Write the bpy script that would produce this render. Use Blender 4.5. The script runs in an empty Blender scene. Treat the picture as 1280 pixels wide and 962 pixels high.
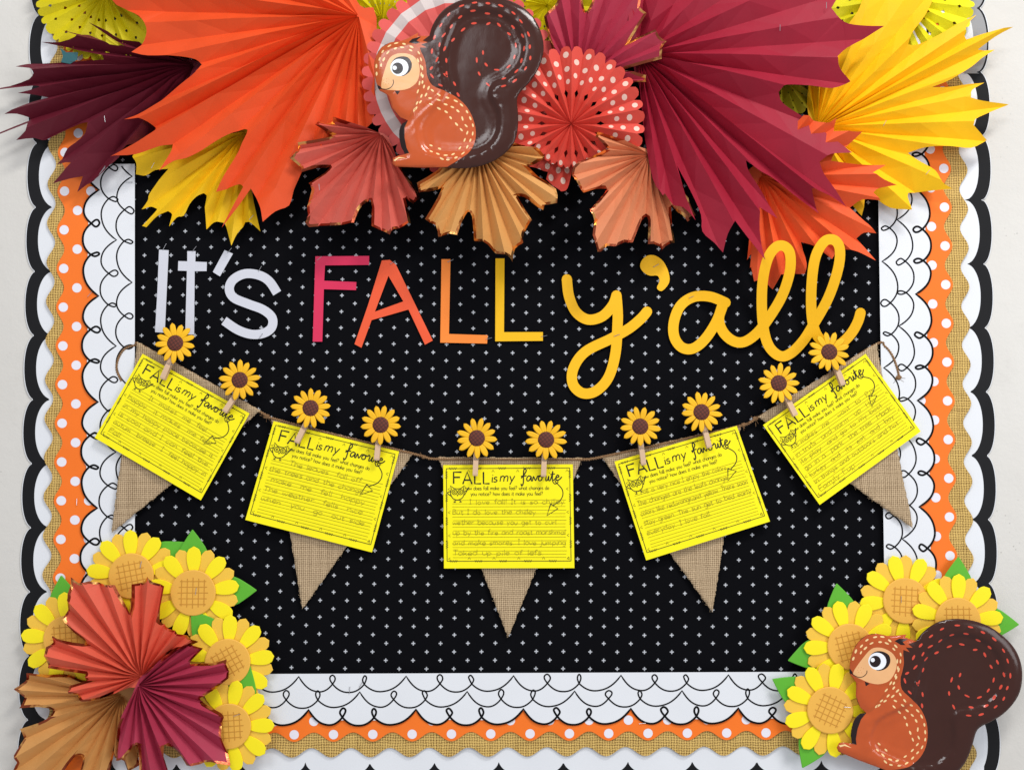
import bpy, math, random
import numpy as np
from mathutils import Vector
from mathutils.geometry import delaunay_2d_cdt
random.seed(7)
SC = bpy.context.scene
COL = SC.collection
PI = math.pi
R = math.radians

# ------------------------------------------------------------------ camera
D = 1.5; PITCH = R(5.2)
ca, sa = math.cos(PITCH), math.sin(PITCH)
CZ = -D * math.tan(PITCH)
FPX = D / ca * 1000.0
cam_d = bpy.data.cameras.new('camera'); cam = bpy.data.objects.new('camera', cam_d); COL.objects.link(cam)
cam.location = (0, -D, CZ); cam.rotation_euler = (PI / 2 + PITCH, 0, 0)
cam_d.sensor_width = 36; cam_d.lens = 36 * FPX / 1280.0; cam_d.clip_start = 0.02; cam_d.clip_end = 60
SC.camera = cam
SC.render.resolution_x = 1024; SC.render.resolution_y = 769

# ------------------------------------------------------------------ light
w = bpy.data.worlds.new('World'); SC.world = w; w.use_nodes = True
w.node_tree.nodes['Background'].inputs[0].default_value = (0.93, 0.95, 1.0, 1)
w.node_tree.nodes['Background'].inputs[1].default_value = 0.56

def area(name, loc, target, sx, sy, power, col):
    l = bpy.data.lights.new(name, 'AREA'); l.shape = 'RECTANGLE'; l.size = sx; l.size_y = sy
    l.energy = power; l.color = col
    o = bpy.data.objects.new(name, l); COL.objects.link(o); o.location = loc
    o.rotation_euler = (Vector(target) - Vector(loc)).to_track_quat('-Z', 'Y').to_euler()
    return o
area('ceiling_light_near', (0.75, -1.35, 1.75), (0.0, 0, 0.0), 0.7, 0.35, 28, (1, 0.985, 0.95))
area('ceiling_light_far', (-0.9, -2.6, 1.6), (0, 0, 0), 1.2, 0.5, 22, (0.97, 0.98, 1.0))
area('fill_light_right', (2.3, -2.2, 0.2), (0, 0, 0), 1.0, 1.4, 24, (0.97, 0.98, 1.0))  # large soft fill light added from the right front
SC.view_settings.view_transform = 'Standard'; SC.view_settings.look = 'None'
SC.view_settings.exposure = 0.0; SC.view_settings.gamma = 1.0
SC.view_settings.use_curve_mapping = False

# ------------------------------------------------------------------ helpers
def P(px, py, h=0.0):
    """point seen at pixel (px,py) of the 1280x962 photograph, h mm off the wall"""
    dx = (px - 640) / FPX; dy = (481 - py) / FPX
    vx, vy, vz = dx, ca - sa * dy, sa + ca * dy
    t = (D - h * 0.001) / vy
    return Vector((vx * t, -h * 0.001, CZ + vz * t))

def link(o, parent=None):
    COL.objects.link(o)
    if parent is not None: o.parent = parent
    return o
def tag(o, label=None, cat=None, group=None, kind=None):
    if label: o['label'] = label
    if cat: o['category'] = cat
    if group: o['group'] = group
    if kind: o['kind'] = kind
    return o
def empty(name, loc, label=None, cat=None, group=None):
    o = bpy.data.objects.new(name, None); o.empty_display_size = 0.02
    COL.objects.link(o); o.location = loc
    return tag(o, label, cat, group)
def mesh_obj(name, verts, faces, m, parent=None, origin=None, smooth=False):
    o0 = Vector(origin) if origin is not None else (Vector(parent.location) if parent is not None else Vector((0, 0, 0)))
    me = bpy.data.meshes.new(name)
    me.from_pydata([tuple(Vector(v) - o0) for v in verts], [], faces)
    me.materials.append(m); me.update()
    if smooth: me.polygons.foreach_set('use_smooth', [True] * len(me.polygons))
    o = bpy.data.objects.new(name, me)
    link(o, parent)
    if parent is None: o.location = o0
    return o

def inside(polys, X, Y):
    """even-odd test of arrays X,Y against a list of polygons"""
    res = np.zeros(len(X), bool)
    for p in polys:
        a = np.array(p, float); b = np.roll(a, -1, 0)
        for (x0, y0), (x1, y1) in zip(a, b):
            if y0 == y1: continue
            c = ((y0 > Y) != (y1 > Y)) & (X < (x1 - x0) * (Y - y0) / (y1 - y0) + x0)
            res ^= c
    return res
def edge_dist(polys, X, Y):
    d = np.full(len(X), 1e9)
    for p in polys:
        a = np.array(p, float); b = np.roll(a, -1, 0)
        for (x0, y0), (x1, y1) in zip(a, b):
            vx, vy = x1 - x0, y1 - y0; L = vx * vx + vy * vy
            if L == 0: continue
            t = np.clip(((X - x0) * vx + (Y - y0) * vy) / L, 0, 1)
            d = np.minimum(d, np.hypot(X - x0 - t * vx, Y - y0 - t * vy))
    return d
def cat_rom(pts, n=6, closed=False):
    out = []; N = len(pts)
    rng = range(N) if closed else range(N - 1)
    for i in rng:
        if closed: p0, p1, p2, p3 = pts[i - 1], pts[i], pts[(i + 1) % N], pts[(i + 2) % N]
        else: p0, p1, p2, p3 = pts[max(i - 1, 0)], pts[i], pts[i + 1], pts[min(i + 2, N - 1)]
        for k in range(n):
            t = k / n
            out.append(tuple(0.5 * ((2 * p1[j]) + (-p0[j] + p2[j]) * t + (2 * p0[j] - 5 * p1[j] + 4 * p2[j] - p3[j]) * t * t
                             + (-p0[j] + 3 * p1[j] - 3 * p2[j] + p3[j]) * t ** 3) for j in (0, 1)))
    if not closed: out.append(tuple(pts[-1]))
    return out

def cdt(loops, segs=(), pts=()):
    V = []; E = []
    for lp in loops:
        s = len(V); V += [Vector(p) for p in lp]
        E += [(s + i, s + (i + 1) % len(lp)) for i in range(len(lp))]
    for sg in segs:
        s = len(V); V += [Vector(p) for p in sg]
        E += [(s + i, s + i + 1) for i in range(len(sg) - 1)]
    V += [Vector(p) for p in pts]
    r = delaunay_2d_cdt(V, E, [], 0, 1e-3)
    return np.array([tuple(v) for v in r[0]]), [tuple(f) for f in r[2]]

def sheet(root, outline, hfun, H, regions, segs=(), pts=(), holes=(), thick=0.4, smooth=False, origin=None, test=None):
    """folded or moulded sheet: regions = [(part name, material, polygons or None)], later ones win.
    returns the created objects"""
    loops = [outline] + list(holes)
    for nm, m, pl in regions:
        if pl and not callable(pl): loops += list(pl)
    V, T = cdt(loops, segs, pts)
    T = np.array(T)
    c = V[T].mean(1)
    keep = inside([outline], c[:, 0], c[:, 1]) if test is None else test(c[:, 0], c[:, 1])
    if holes: keep &= ~inside(holes, c[:, 0], c[:, 1])
    T = T[keep]; c = c[keep]
    ar = np.abs((V[T[:, 1]] - V[T[:, 0]])[:, 0] * (V[T[:, 2]] - V[T[:, 0]])[:, 1] - (V[T[:, 1]] - V[T[:, 0]])[:, 1] * (V[T[:, 2]] - V[T[:, 0]])[:, 0])
    T = T[ar > 1e-4]; c = c[ar > 1e-4]
    lab = np.zeros(len(T), int)
    for i, (nm, m, pl) in enumerate(regions):
        if pl is None: continue
        s = pl(c[:, 0], c[:, 1]) if callable(pl) else inside(pl, c[:, 0], c[:, 1])
        lab[s] = i
    hv = hfun(V[:, 0], V[:, 1])
    W = [P(x, y, H if H is not None else h) for (x, y), h in zip(V, hv)]
    top = [Vector((q.x, -h * 0.001, q.z)) for q, h in zip(W, hv)]
    ec = {}
    for t in T:
        for a, b in ((t[0], t[1]), (t[1], t[2]), (t[2], t[0])):
            k = (min(a, b), max(a, b)); ec[k] = ec.get(k, 0) + 1
    objs = []
    for i, (nm, m, pl) in enumerate(regions):
        sub = T[lab == i]
        if len(sub) == 0: continue
        idx = {}; verts = []; faces = []
        def vi(a, low):
            k = (int(a), low)
            if k not in idx:
                idx[k] = len(verts); q = top[a]
                verts.append(Vector((q.x, q.y + (thick * 0.001 if low else 0), q.z)))
            return idx[k]
        for t in sub:
            a, b, d = t
            n = (top[b] - top[a]).cross(top[d] - top[a])
            if n.y > 0: b, d = d, b
            faces.append((vi(a, 0), vi(b, 0), vi(d, 0)))
            if thick:
                faces.append((vi(a, 1), vi(d, 1), vi(b, 1)))
                for e0, e1 in ((a, b), (b, d), (d, a)):
                    if ec[(min(e0, e1), max(e0, e1))] == 1:
                        faces.append((vi(e0, 0), vi(e0, 1), vi(e1, 1), vi(e1, 0)))
        objs.append(mesh_obj(nm, verts, faces, m, root, origin, smooth))
    return objs

def ribbon(strokes, width, place, lift=0.15):
    """flat ink lines: strokes in a local 2D frame, place(u,v) -> (px,py,h)"""
    verts = []; faces = []
    for si, st in enumerate(strokes):
        wd = width
        if isinstance(st, tuple) and isinstance(st[0], (int, float)): wd, st = st
        a = np.array(st, float)
        if len(a) < 2: continue
        d = np.gradient(a, axis=0) if len(a) > 2 else np.repeat([a[1] - a[0]], 2, 0)
        L = np.hypot(d[:, 0], d[:, 1]); L[L == 0] = 1
        n = np.stack([-d[:, 1] / L, d[:, 0] / L], 1) * wd / 2
        s = len(verts)
        for k in range(len(a)):
            for sg in (1, -1):
                u, v = a[k] + sg * n[k]
                px, py, h = place(u, v)
                verts.append(P(px, py, h + lift + 0.09 * k / len(a) + 0.013 * (si % 7)))
        for k in range(len(a) - 1):
            faces.append((s + 2 * k, s + 2 * k + 1, s + 2 * k + 3, s + 2 * k + 2))
    return verts, faces
def ink(name, strokes, width, place, m, root, lift=0.15):
    v, f = ribbon(strokes, width, place, lift)
    return mesh_obj(name, v, f, m, root)

# ------------------------------------------------------------------ materials
def lin(c):
    return tuple(((x / 255) / 12.92 if x / 255 <= 0.04045 else ((x / 255 + 0.055) / 1.055) ** 2.4) for x in c) + (1,)
class NT:
    def __init__(s, name):
        s.m = bpy.data.materials.new(name); s.m.use_nodes = True; s.t = s.m.node_tree
        s.b = s.t.nodes['Principled BSDF']; s.tc = None
    def n(s, ty, **kw):
        o = s.t.nodes.new(ty)
        for k, v in kw.items():
            if k.startswith('i_'):
                kk = k[2:]; kk = int(kk) if kk.isdigit() else kk.replace('_', ' ')
                s.set(o, kk, v)
            else: setattr(o, k, v)
        return o
    def set(s, o, k, v):
        if hasattr(v, 'is_linked') or isinstance(v, bpy.types.NodeSocket): s.t.links.new(v, o.inputs[k])
        else: o.inputs[k].default_value = v
    def obj(s):
        if not s.tc: s.tc = s.t.nodes.new('ShaderNodeTexCoord')
        return s.tc.outputs['Object']
    def geo(s): return s.n('ShaderNodeNewGeometry').outputs['Position']
    def math(s, op, a, b=0.0, c=0.0):
        o = s.t.nodes.new('ShaderNodeMath'); o.operation = op
        s.set(o, 0, a); s.set(o, 1, b)
        if op in ('SMOOTH_MIN', 'MULTIPLY_ADD', 'COMPARE'): s.set(o, 2, c)
        return o.outputs[0]
    def noise(s, scale, detail=3, vec=None, rough=0.5):
        o = s.n('ShaderNodeTexNoise'); o.inputs['Scale'].default_value = scale; o.inputs['Detail'].default_value = detail
        o.inputs['Roughness'].default_value = rough
        s.t.links.new(vec if vec is not None else s.geo(), o.inputs['Vector']); return o.outputs['Fac']
    def mix(s, f, a, b, blend='MIX'):
        o = s.t.nodes.new('ShaderNodeMix'); o.data_type = 'RGBA'; o.blend_type = blend
        s.set(o, 0, f); s.set(o, 6, a); s.set(o, 7, b); return o.outputs[2]
    def mapr(s, v, a, b, c, d):
        o = s.n('ShaderNodeMapRange'); s.set(o, 0, v)
        for i, x in enumerate((a, b, c, d)): o.inputs[i + 1].default_value = x
        return o.outputs[0]
    def bump(s, h, strength, dist):
        o = s.n('ShaderNodeBump'); s.set(o, 'Height', h); o.inputs['Strength'].default_value = strength; o.inputs['Distance'].default_value = dist
        s.t.links.new(o.outputs[0], s.b.inputs['Normal'])
    def base(s, v): s.set(s.b, 'Base Color', v)
    def rough(s, v): s.set(s.b, 'Roughness', v)
def sc(c, k): return tuple(min(1, x * k) for x in c[:3]) + (1,)

def paper(name, rgb, rough=0.6, grain=0.5, wrinkle=0.25, var=0.10, spec=0.35, trans=0.0):
    s = NT(name); c = lin(rgb)
    n1 = s.noise(18, 3); n2 = s.noise(900, 2)
    f = s.math('ADD', s.math('MULTIPLY', n1, 0.65), s.math('MULTIPLY', n2, 0.35))
    s.base(s.mix(s.mapr(f, 0.3, 0.7, 0, 1), sc(c, 1 - var), sc(c, 1 + var)))
    s.rough(s.mapr(n1, 0.3, 0.7, rough - 0.06, rough + 0.08))
    s.b.inputs['Specular IOR Level'].default_value = spec
    h = s.math('ADD', s.math('MULTIPLY', s.noise(1400, 2), 0.06 * grain), s.math('MULTIPLY', s.noise(26, 4, rough=0.6), wrinkle))
    s.bump(h, 0.5, 0.0035)
    if trans: s.b.inputs['Transmission Weight'].default_value = 0
    return s.m
def glossy(name, rgb, rough=0.14):
    s = NT(name); c = lin(rgb)
    s.base(s.mix(s.noise(60, 3), sc(c, 0.9), sc(c, 1.1)))
    s.rough(s.mapr(s.noise(25, 4), 0.3, 0.75, rough - 0.04, rough + 0.10))
    s.b.inputs['Specular IOR Level'].default_value = 0.32; s.b.inputs['Coat Weight'].default_value = 0.0
    s.bump(s.math('ADD', s.math('MULTIPLY', s.noise(14, 3), 0.6), s.math('MULTIPLY', s.noise(400, 2), 0.02)), 0.4, 0.004)
    return s.m
def foil(name, rgb):
    s = NT(name); c = lin(rgb)
    s.base(s.mix(s.mapr(s.noise(55, 2), 0.52, 0.6, 0, 1), sc(c, 0.8), lin((236, 176, 104))))  # glints put into the colour as scattered gold spots on the copper
    s.b.inputs['Metallic'].default_value = 1.0
    s.rough(s.mapr(s.noise(80, 3), 0.3, 0.7, 0.18, 0.4))
    s.bump(s.noise(70, 3), 0.4, 0.002)
    return s.m
def weave(name, rgb_hi, rgb_lo, per=0.0021, print_only=False, rough=0.9):
    """plain weave of warp and weft threads, in the plane of the wall"""
    s = NT(name)
    g = s.geo()
    nz = s.n('ShaderNodeTexNoise'); nz.inputs['Scale'].default_value = 45; s.t.links.new(g, nz.inputs['Vector'])
    off = s.n('ShaderNodeVectorMath', operation='MULTIPLY_ADD'); s.t.links.new(nz.outputs['Color'], off.inputs[0])
    off.inputs[1].default_value = (per * 1.2,) * 3; s.t.links.new(g, off.inputs[2])
    sp = s.n('ShaderNodeSeparateXYZ'); s.t.links.new(off.outputs[0], sp.inputs[0])
    k = 2 * PI / per
    hx = s.math('SINE', s.math('MULTIPLY', sp.outputs[0], k / 2)); hz = s.math('SINE', s.math('MULTIPLY', sp.outputs[2], k / 2))
    par = s.math('MAXIMUM', s.math('MINIMUM', s.math('MULTIPLY', s.math('MULTIPLY', hx, hz), 4.0), 1.0), -1.0)
    tx = s.math('MULTIPLY', s.math('ABSOLUTE', hx), s.math('MULTIPLY_ADD', par, 0.28, 0.72))
    tz = s.math('MULTIPLY', s.math('ABSOLUTE', hz), s.math('MULTIPLY_ADD', par, -0.28, 0.72))
    h = s.math('MAXIMUM', tx, tz)
    th = s.noise(700, 3)
    streak = s.n('ShaderNodeMapping'); s.t.links.new(g, streak.inputs[0]); streak.inputs['Scale'].default_value = (12, 12, 500)
    st2 = s.n('ShaderNodeMapping'); s.t.links.new(g, st2.inputs[0]); st2.inputs['Scale'].default_value = (500, 12, 12)
    f1 = s.noise(1, 2, streak.outputs[0]); f2 = s.noise(1, 2, st2.outputs[0])
    f = s.math('ADD', s.math('MULTIPLY', h, 0.75), s.math('MULTIPLY', s.math('ADD', s.math('ADD', f1, f2), th), 0.42))
    s.base(s.mix(s.mapr(f, 0.72, 1.42, 0, 1), lin(rgb_lo), lin(rgb_hi)))
    s.rough(rough); s.b.inputs['Specular IOR Level'].default_value = 0.15
    if not print_only: s.bump(h, 0.8, 0.0008)
    else: s.bump(s.noise(40, 3), 0.25, 0.002)
    return s.m

M = {}
M['orange'] = paper('orange_cardstock', (220, 76, 26))
M['orange2'] = paper('orange_paper', (230, 86, 36))
M['maroon'] = paper('maroon_cardstock', (98, 16, 36))
M['crimson'] = paper('crimson_cardstock', (150, 18, 44))
M['burg'] = paper('burgundy_paper', (156, 34, 58))
M['yellow_leaf'] = paper('yellow_cardstock', (243, 188, 0))
M['yellow_leaf2'] = paper('golden_yellow_cardstock', (232, 186, 8))
M['coral'] = paper('coral_paper', (200, 90, 76))
M['red'] = paper('red_coral_paper', (218, 92, 68))
M['berry'] = paper('berry_paper', (166, 46, 72))
M['gold'] = paper('tan_gold_paper', (205, 147, 82))
M['peach'] = paper('peach_brown_paper', (206, 126, 86))
M['foil'] = foil('copper_foil_edge', (168, 84, 58))
M['foilgold'] = foil('gold_foil_edge', (186, 110, 64))
M['rose'] = paper('pink_coral_paper', (212, 80, 74))
M['rosewhite'] = paper('cream_print', (206, 192, 188))
M['dotred'] = paper('polka_red_paper', (206, 68, 54))
M['dotcream'] = paper('polka_cream_print', (230, 196, 180))
M['tissue'] = paper('yellow_tissue', (206, 190, 0), wrinkle=0.8, var=0.2)
M['tissue2'] = paper('lime_yellow_tissue', (222, 214, 8), wrinkle=0.8, var=0.2)
M['olive'] = paper('olive_tissue', (168, 158, 20), wrinkle=0.8, var=0.2)
M['teal'] = paper('teal_foil_paper', (20, 86, 92), rough=0.4)
M['white'] = paper('white_cardstock', (226, 228, 232), wrinkle=0.12, var=0.02)
M['greytrim'] = paper('grey_trim_paper', (150, 150, 152), wrinkle=0.3, var=0.05)
M['black'] = paper('black_print', (14, 14, 17), rough=0.55, wrinkle=0.12, spec=0.22)
M['ink'] = paper('black_ink', (8, 8, 10), rough=0.6, wrinkle=0.0, spec=0.1)
M['orangetrim'] = paper('orange_trim_print', (246, 118, 28), wrinkle=0.12, var=0.04)
M['dotwhite'] = paper('white_dot_print', (232, 228, 236), wrinkle=0.05, var=0.02)
M['trimburlap'] = weave('burlap_print', (226, 190, 112), (100, 68, 24), 0.0031, True, 0.6)
M['burlap'] = weave('burlap_cloth', (214, 188, 152), (106, 80, 54), 0.0024)
M['twine'] = weave('jute_twine', (176, 138, 100), (96, 66, 42), 0.0016)
M['card'] = paper('neon_yellow_card', (250, 236, 0), wrinkle=0.2, var=0.02, rough=0.6)
M['cardink'] = paper('card_print_ink', (22, 20, 8), wrinkle=0, rough=0.6)
M['rule'] = paper('card_rule_ink', (120, 112, 4), wrinkle=0, rough=0.6)
M['pencil'] = paper('pencil_grey', (150, 142, 20), wrinkle=0, rough=0.5)
M['petal'] = paper('bright_yellow_foam', (252, 232, 20), wrinkle=0.08, var=0.03, rough=0.55)
M['petal2'] = paper('amber_foam', (242, 194, 66), wrinkle=0.08, var=0.03, rough=0.55)
M['disc'] = paper('ochre_foam', (236, 178, 74), wrinkle=0.08, var=0.04, rough=0.5)
M['hatch'] = paper('brown_print', (204, 142, 48), wrinkle=0)
M['greenleaf'] = paper('green_foam', (92, 176, 44), wrinkle=0.08, var=0.04, rough=0.55)
M['clip_petal'] = paper('sunflower_petal', (248, 186, 22), wrinkle=0.1, var=0.12, rough=0.55)
M['wood'] = paper('pale_clothespin_wood', (214, 180, 148), wrinkle=0.1, var=0.08)
M['lwhite'] = paper('white_letter_paper', (206, 207, 216), wrinkle=0.1, var=0.02)
M['lpink'] = paper('pink_letter_paper', (214, 40, 84), wrinkle=0.1, var=0.03)
M['lcoral'] = paper('coral_letter_paper', (234, 88, 48), wrinkle=0.1, var=0.03)
M['lorange'] = paper('orange_letter_paper', (248, 136, 50), wrinkle=0.1, var=0.03)
M['lyellow'] = paper('amber_letter_paper', (240, 184, 0), wrinkle=0.1, var=0.03)
M['lscript'] = paper('golden_letter_paper', (246, 184, 6), wrinkle=0.08, var=0.03, rough=0.5)
M['pl_tail'] = glossy('plate_dark_brown', (60, 30, 23))
M['pl_body'] = glossy('plate_rust', (190, 84, 40))
M['pl_head'] = glossy('plate_head_brown', (180, 82, 38))
M['pl_face'] = glossy('plate_peach', (234, 178, 124))
M['pl_white'] = glossy('plate_white', (238, 240, 246))
M['pl_dark'] = glossy('plate_black_brown', (36, 22, 22))
M['pl_cream'] = glossy('plate_cream', (240, 208, 150))
M['pl_red'] = glossy('plate_coral', (214, 76, 58))
s = NT('staple_steel'); s.base((0.55, 0.55, 0.58, 1)); s.b.inputs['Metallic'].default_value = 1; s.rough(s.mapr(s.noise(300), 0, 1, 0.2, 0.45)); M['steel'] = s.m

# sunflower centre of the clips: dark brown with a cross weave
s = NT('sunflower_center'); sp = s.n('ShaderNodeSeparateXYZ'); s.t.links.new(s.obj(), sp.inputs[0])
a_ = s.math('ADD', sp.outputs[0], sp.outputs[2]); b_ = s.math('SUBTRACT', sp.outputs[0], sp.outputs[2])
g1 = s.math('ABSOLUTE', s.math('SINE', s.math('MULTIPLY_ADD', a_, 600, 0.8))); g2 = s.math('ABSOLUTE', s.math('SINE', s.math('MULTIPLY_ADD', b_, 600, 0.8)))
mn = s.math('MINIMUM', g1, g2)
s.base(s.mix(s.mapr(mn, 0.0, 0.5, 0, 1), lin((30, 12, 10)), lin((104, 46, 30)))); s.rough(0.75); s.bump(s.noise(900, 2), 0.5, 0.0006)
M['clipdisc'] = s.m

# black fabric with small white plus signs
s = NT('black_plus_fabric'); sp = s.n('ShaderNodeSeparateXYZ'); s.t.links.new(s.geo(), sp.inputs[0])
x = s.math('MULTIPLY', sp.outputs[0], 1000); z = s.math('MULTIPLY', sp.outputs[2], 1000)
nzx = s.math('MULTIPLY', s.math('SUBTRACT', s.noise(4.0, 1), 0.5), 5.0)
x2 = s.math('ADD', s.math('ADD', x, nzx), s.math('MULTIPLY', z, -0.012)); z2 = s.math('ADD', s.math('ADD', z, nzx), s.math('MULTIPLY', x, 0.004))
def plus_mask(offx, offz):
    def cell(v, p, off):
        q = s.math('FRACT', s.math('ADD', s.math('DIVIDE', v, p), 100.0 + off))
        return s.math('ABSOLUTE', s.math('MULTIPLY', s.math('SUBTRACT', q, 0.5), p))
    ax = cell(x2, 33.2, offx); az = cell(z2, 20.4, offz)
    def arm(u, v):
        return s.math('MULTIPLY', s.mapr(u, 0.42, 0.9, 1, 0), s.mapr(v, 2.0, 2.6, 1, 0))
    return s.math('MAXIMUM', arm(ax, az), arm(az, ax))
mk = s.math('MAXIMUM', plus_mask(0.0, 0.05), plus_mask(0.5, 0.55))
mk = s.math('MULTIPLY', mk, s.mapr(s.noise(500, 2), 0.25, 0.6, 0.75, 1))
s.base(s.mix(mk, s.mix(s.noise(1500, 2), (0.0015, 0.0015, 0.002, 1), (0.005, 0.005, 0.007, 1)), (0.56, 0.58, 0.62, 1)))
s.rough(0.9); s.b.inputs['Specular IOR Level'].default_value = 0.06
s.bump(s.math('ADD', s.math('MULTIPLY', s.noise(7, 3), 1.0), s.math('MULTIPLY', s.noise(1600, 2), 0.02)), 0.5, 0.003)
M['fabric'] = s.m

# painted wall with scuffs and specks
s = NT('painted_wall')
n1 = s.noise(2.2, 4); n2 = s.noise(30, 4, rough=0.6); n3 = s.noise(260, 2)
base = s.mix(s.mapr(n1, 0.3, 0.7, 0, 1), lin((204, 200, 193)), lin((217, 214, 208)))
vo = s.n('ShaderNodeTexVoronoi'); vo.inputs['Scale'].default_value = 130; s.t.links.new(s.geo(), vo.inputs['Vector'])
spk = s.math('MULTIPLY', s.mapr(vo.outputs['Distance'], 0.06, 0.16, 1, 0), s.mapr(s.noise(7, 3), 0.55, 0.68, 0, 1))
base = s.mix(s.math('MULTIPLY', spk, 0.7), base, lin((96, 90, 84)))
base = s.mix(s.mapr(n2, 0.6, 0.85, 0, 0.25), base, lin((176, 172, 166)))
s.base(base); s.rough(s.mapr(n2, 0.3, 0.7, 0.42, 0.6))
s.bump(s.math('ADD', s.math('MULTIPLY', n2, 0.5), s.math('ADD', s.math('MULTIPLY', n3, 0.08), s.math('MULTIPLY', n1, 1.2))), 0.5, 0.004)
M['wall'] = s.m

# ------------------------------------------------------------------ setting
vs = [Vector((-1.6, 0, -1.3)), Vector((1.6, 0, -1.3)), Vector((1.6, 0, 1.3)), Vector((-1.6, 0, 1.3))]
vb = [v + Vector((0, 0.08, 0)) for v in vs]
wall = mesh_obj('wall', vs + vb, [(0, 1, 2, 3), (5, 4, 7, 6), (1, 0, 4, 5), (3, 2, 6, 7), (0, 3, 7, 4), (2, 1, 5, 6)], M['wall'])
tag(wall, kind='structure')

# black fabric backing, slightly wavy, pulled over the board
nx, ny = 60, 46
verts = []; faces = []
for j in range(ny + 1):
    for i in range(nx + 1):
        px = 118 + (1155 - 118) * i / nx; py = 60 + (868 - 60) * j / ny
        h = 2.2 + 0.35 * math.sin(px * 0.021 + py * 0.008) + 0.3 * math.sin(py * 0.03 - px * 0.01)
        verts.append(P(px, py, h))
for j in range(ny):
    for i in range(nx):
        a = j * (nx + 1) + i; faces.append((a, a + nx + 1, a + nx + 2, a + 1))
tag(mesh_obj('backing_fabric', verts, faces, M['fabric'], origin=P(640, 481, 2), smooth=True),
    'black cloth backing printed with small white plus signs', 'backing cloth')

# ------------------------------------------------------------------ border trims
def side_map(side):
    if side == 'left': return lambda s_, t: (168.5 - t - 0.012 * (s_ - 300) * (t / 100), s_)
    if side == 'right': return lambda s_, t: (1098 + 0.016 * (s_ - 255) + t, s_)
    return lambda s_, t: (s_, 841.5 - 0.004 * (s_ - 400) + t)
def quad_strip(name, mp, s0, s1, ta, tb, hf, m, root, step=2.0, thick=0.5):
    n = int((s1 - s0) / step); verts = []; faces = []
    for k in range(n + 1):
        s_ = s0 + (s1 - s0) * k / n
        for t in (ta(s_), tb(s_)):
            px, py = mp(s_, t); h = hf(s_, t)
            verts.append(P(px, py, h)); verts.append(P(px, py, h - thick))
    for k in range(n):
        a = 4 * k; b = a + 4
        faces += [(a, a + 2, b + 2, b), (a + 1, b + 1, b + 3, a + 3), (a, b, b + 1, a + 1), (a + 2, a + 3, b + 3, b + 2)]
    faces += [(0, 1, 3, 2), (4 * n, 4 * n + 2, 4 * n + 3, 4 * n + 1)]
    return mesh_obj(name, verts, faces, m, root)
def semi(s_, ph, per, cusp, bulge):
    u = ((s_ - ph) / per) % 1.0
    return cusp + (bulge - cusp) * math.sqrt(max(0, 1 - abs(2 * u - 1) ** 2.1))
def wav(s_, ph, per, bulge, amp): return bulge - amp + amp * math.cos(2 * PI * (s_ - ph) / per)

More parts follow.
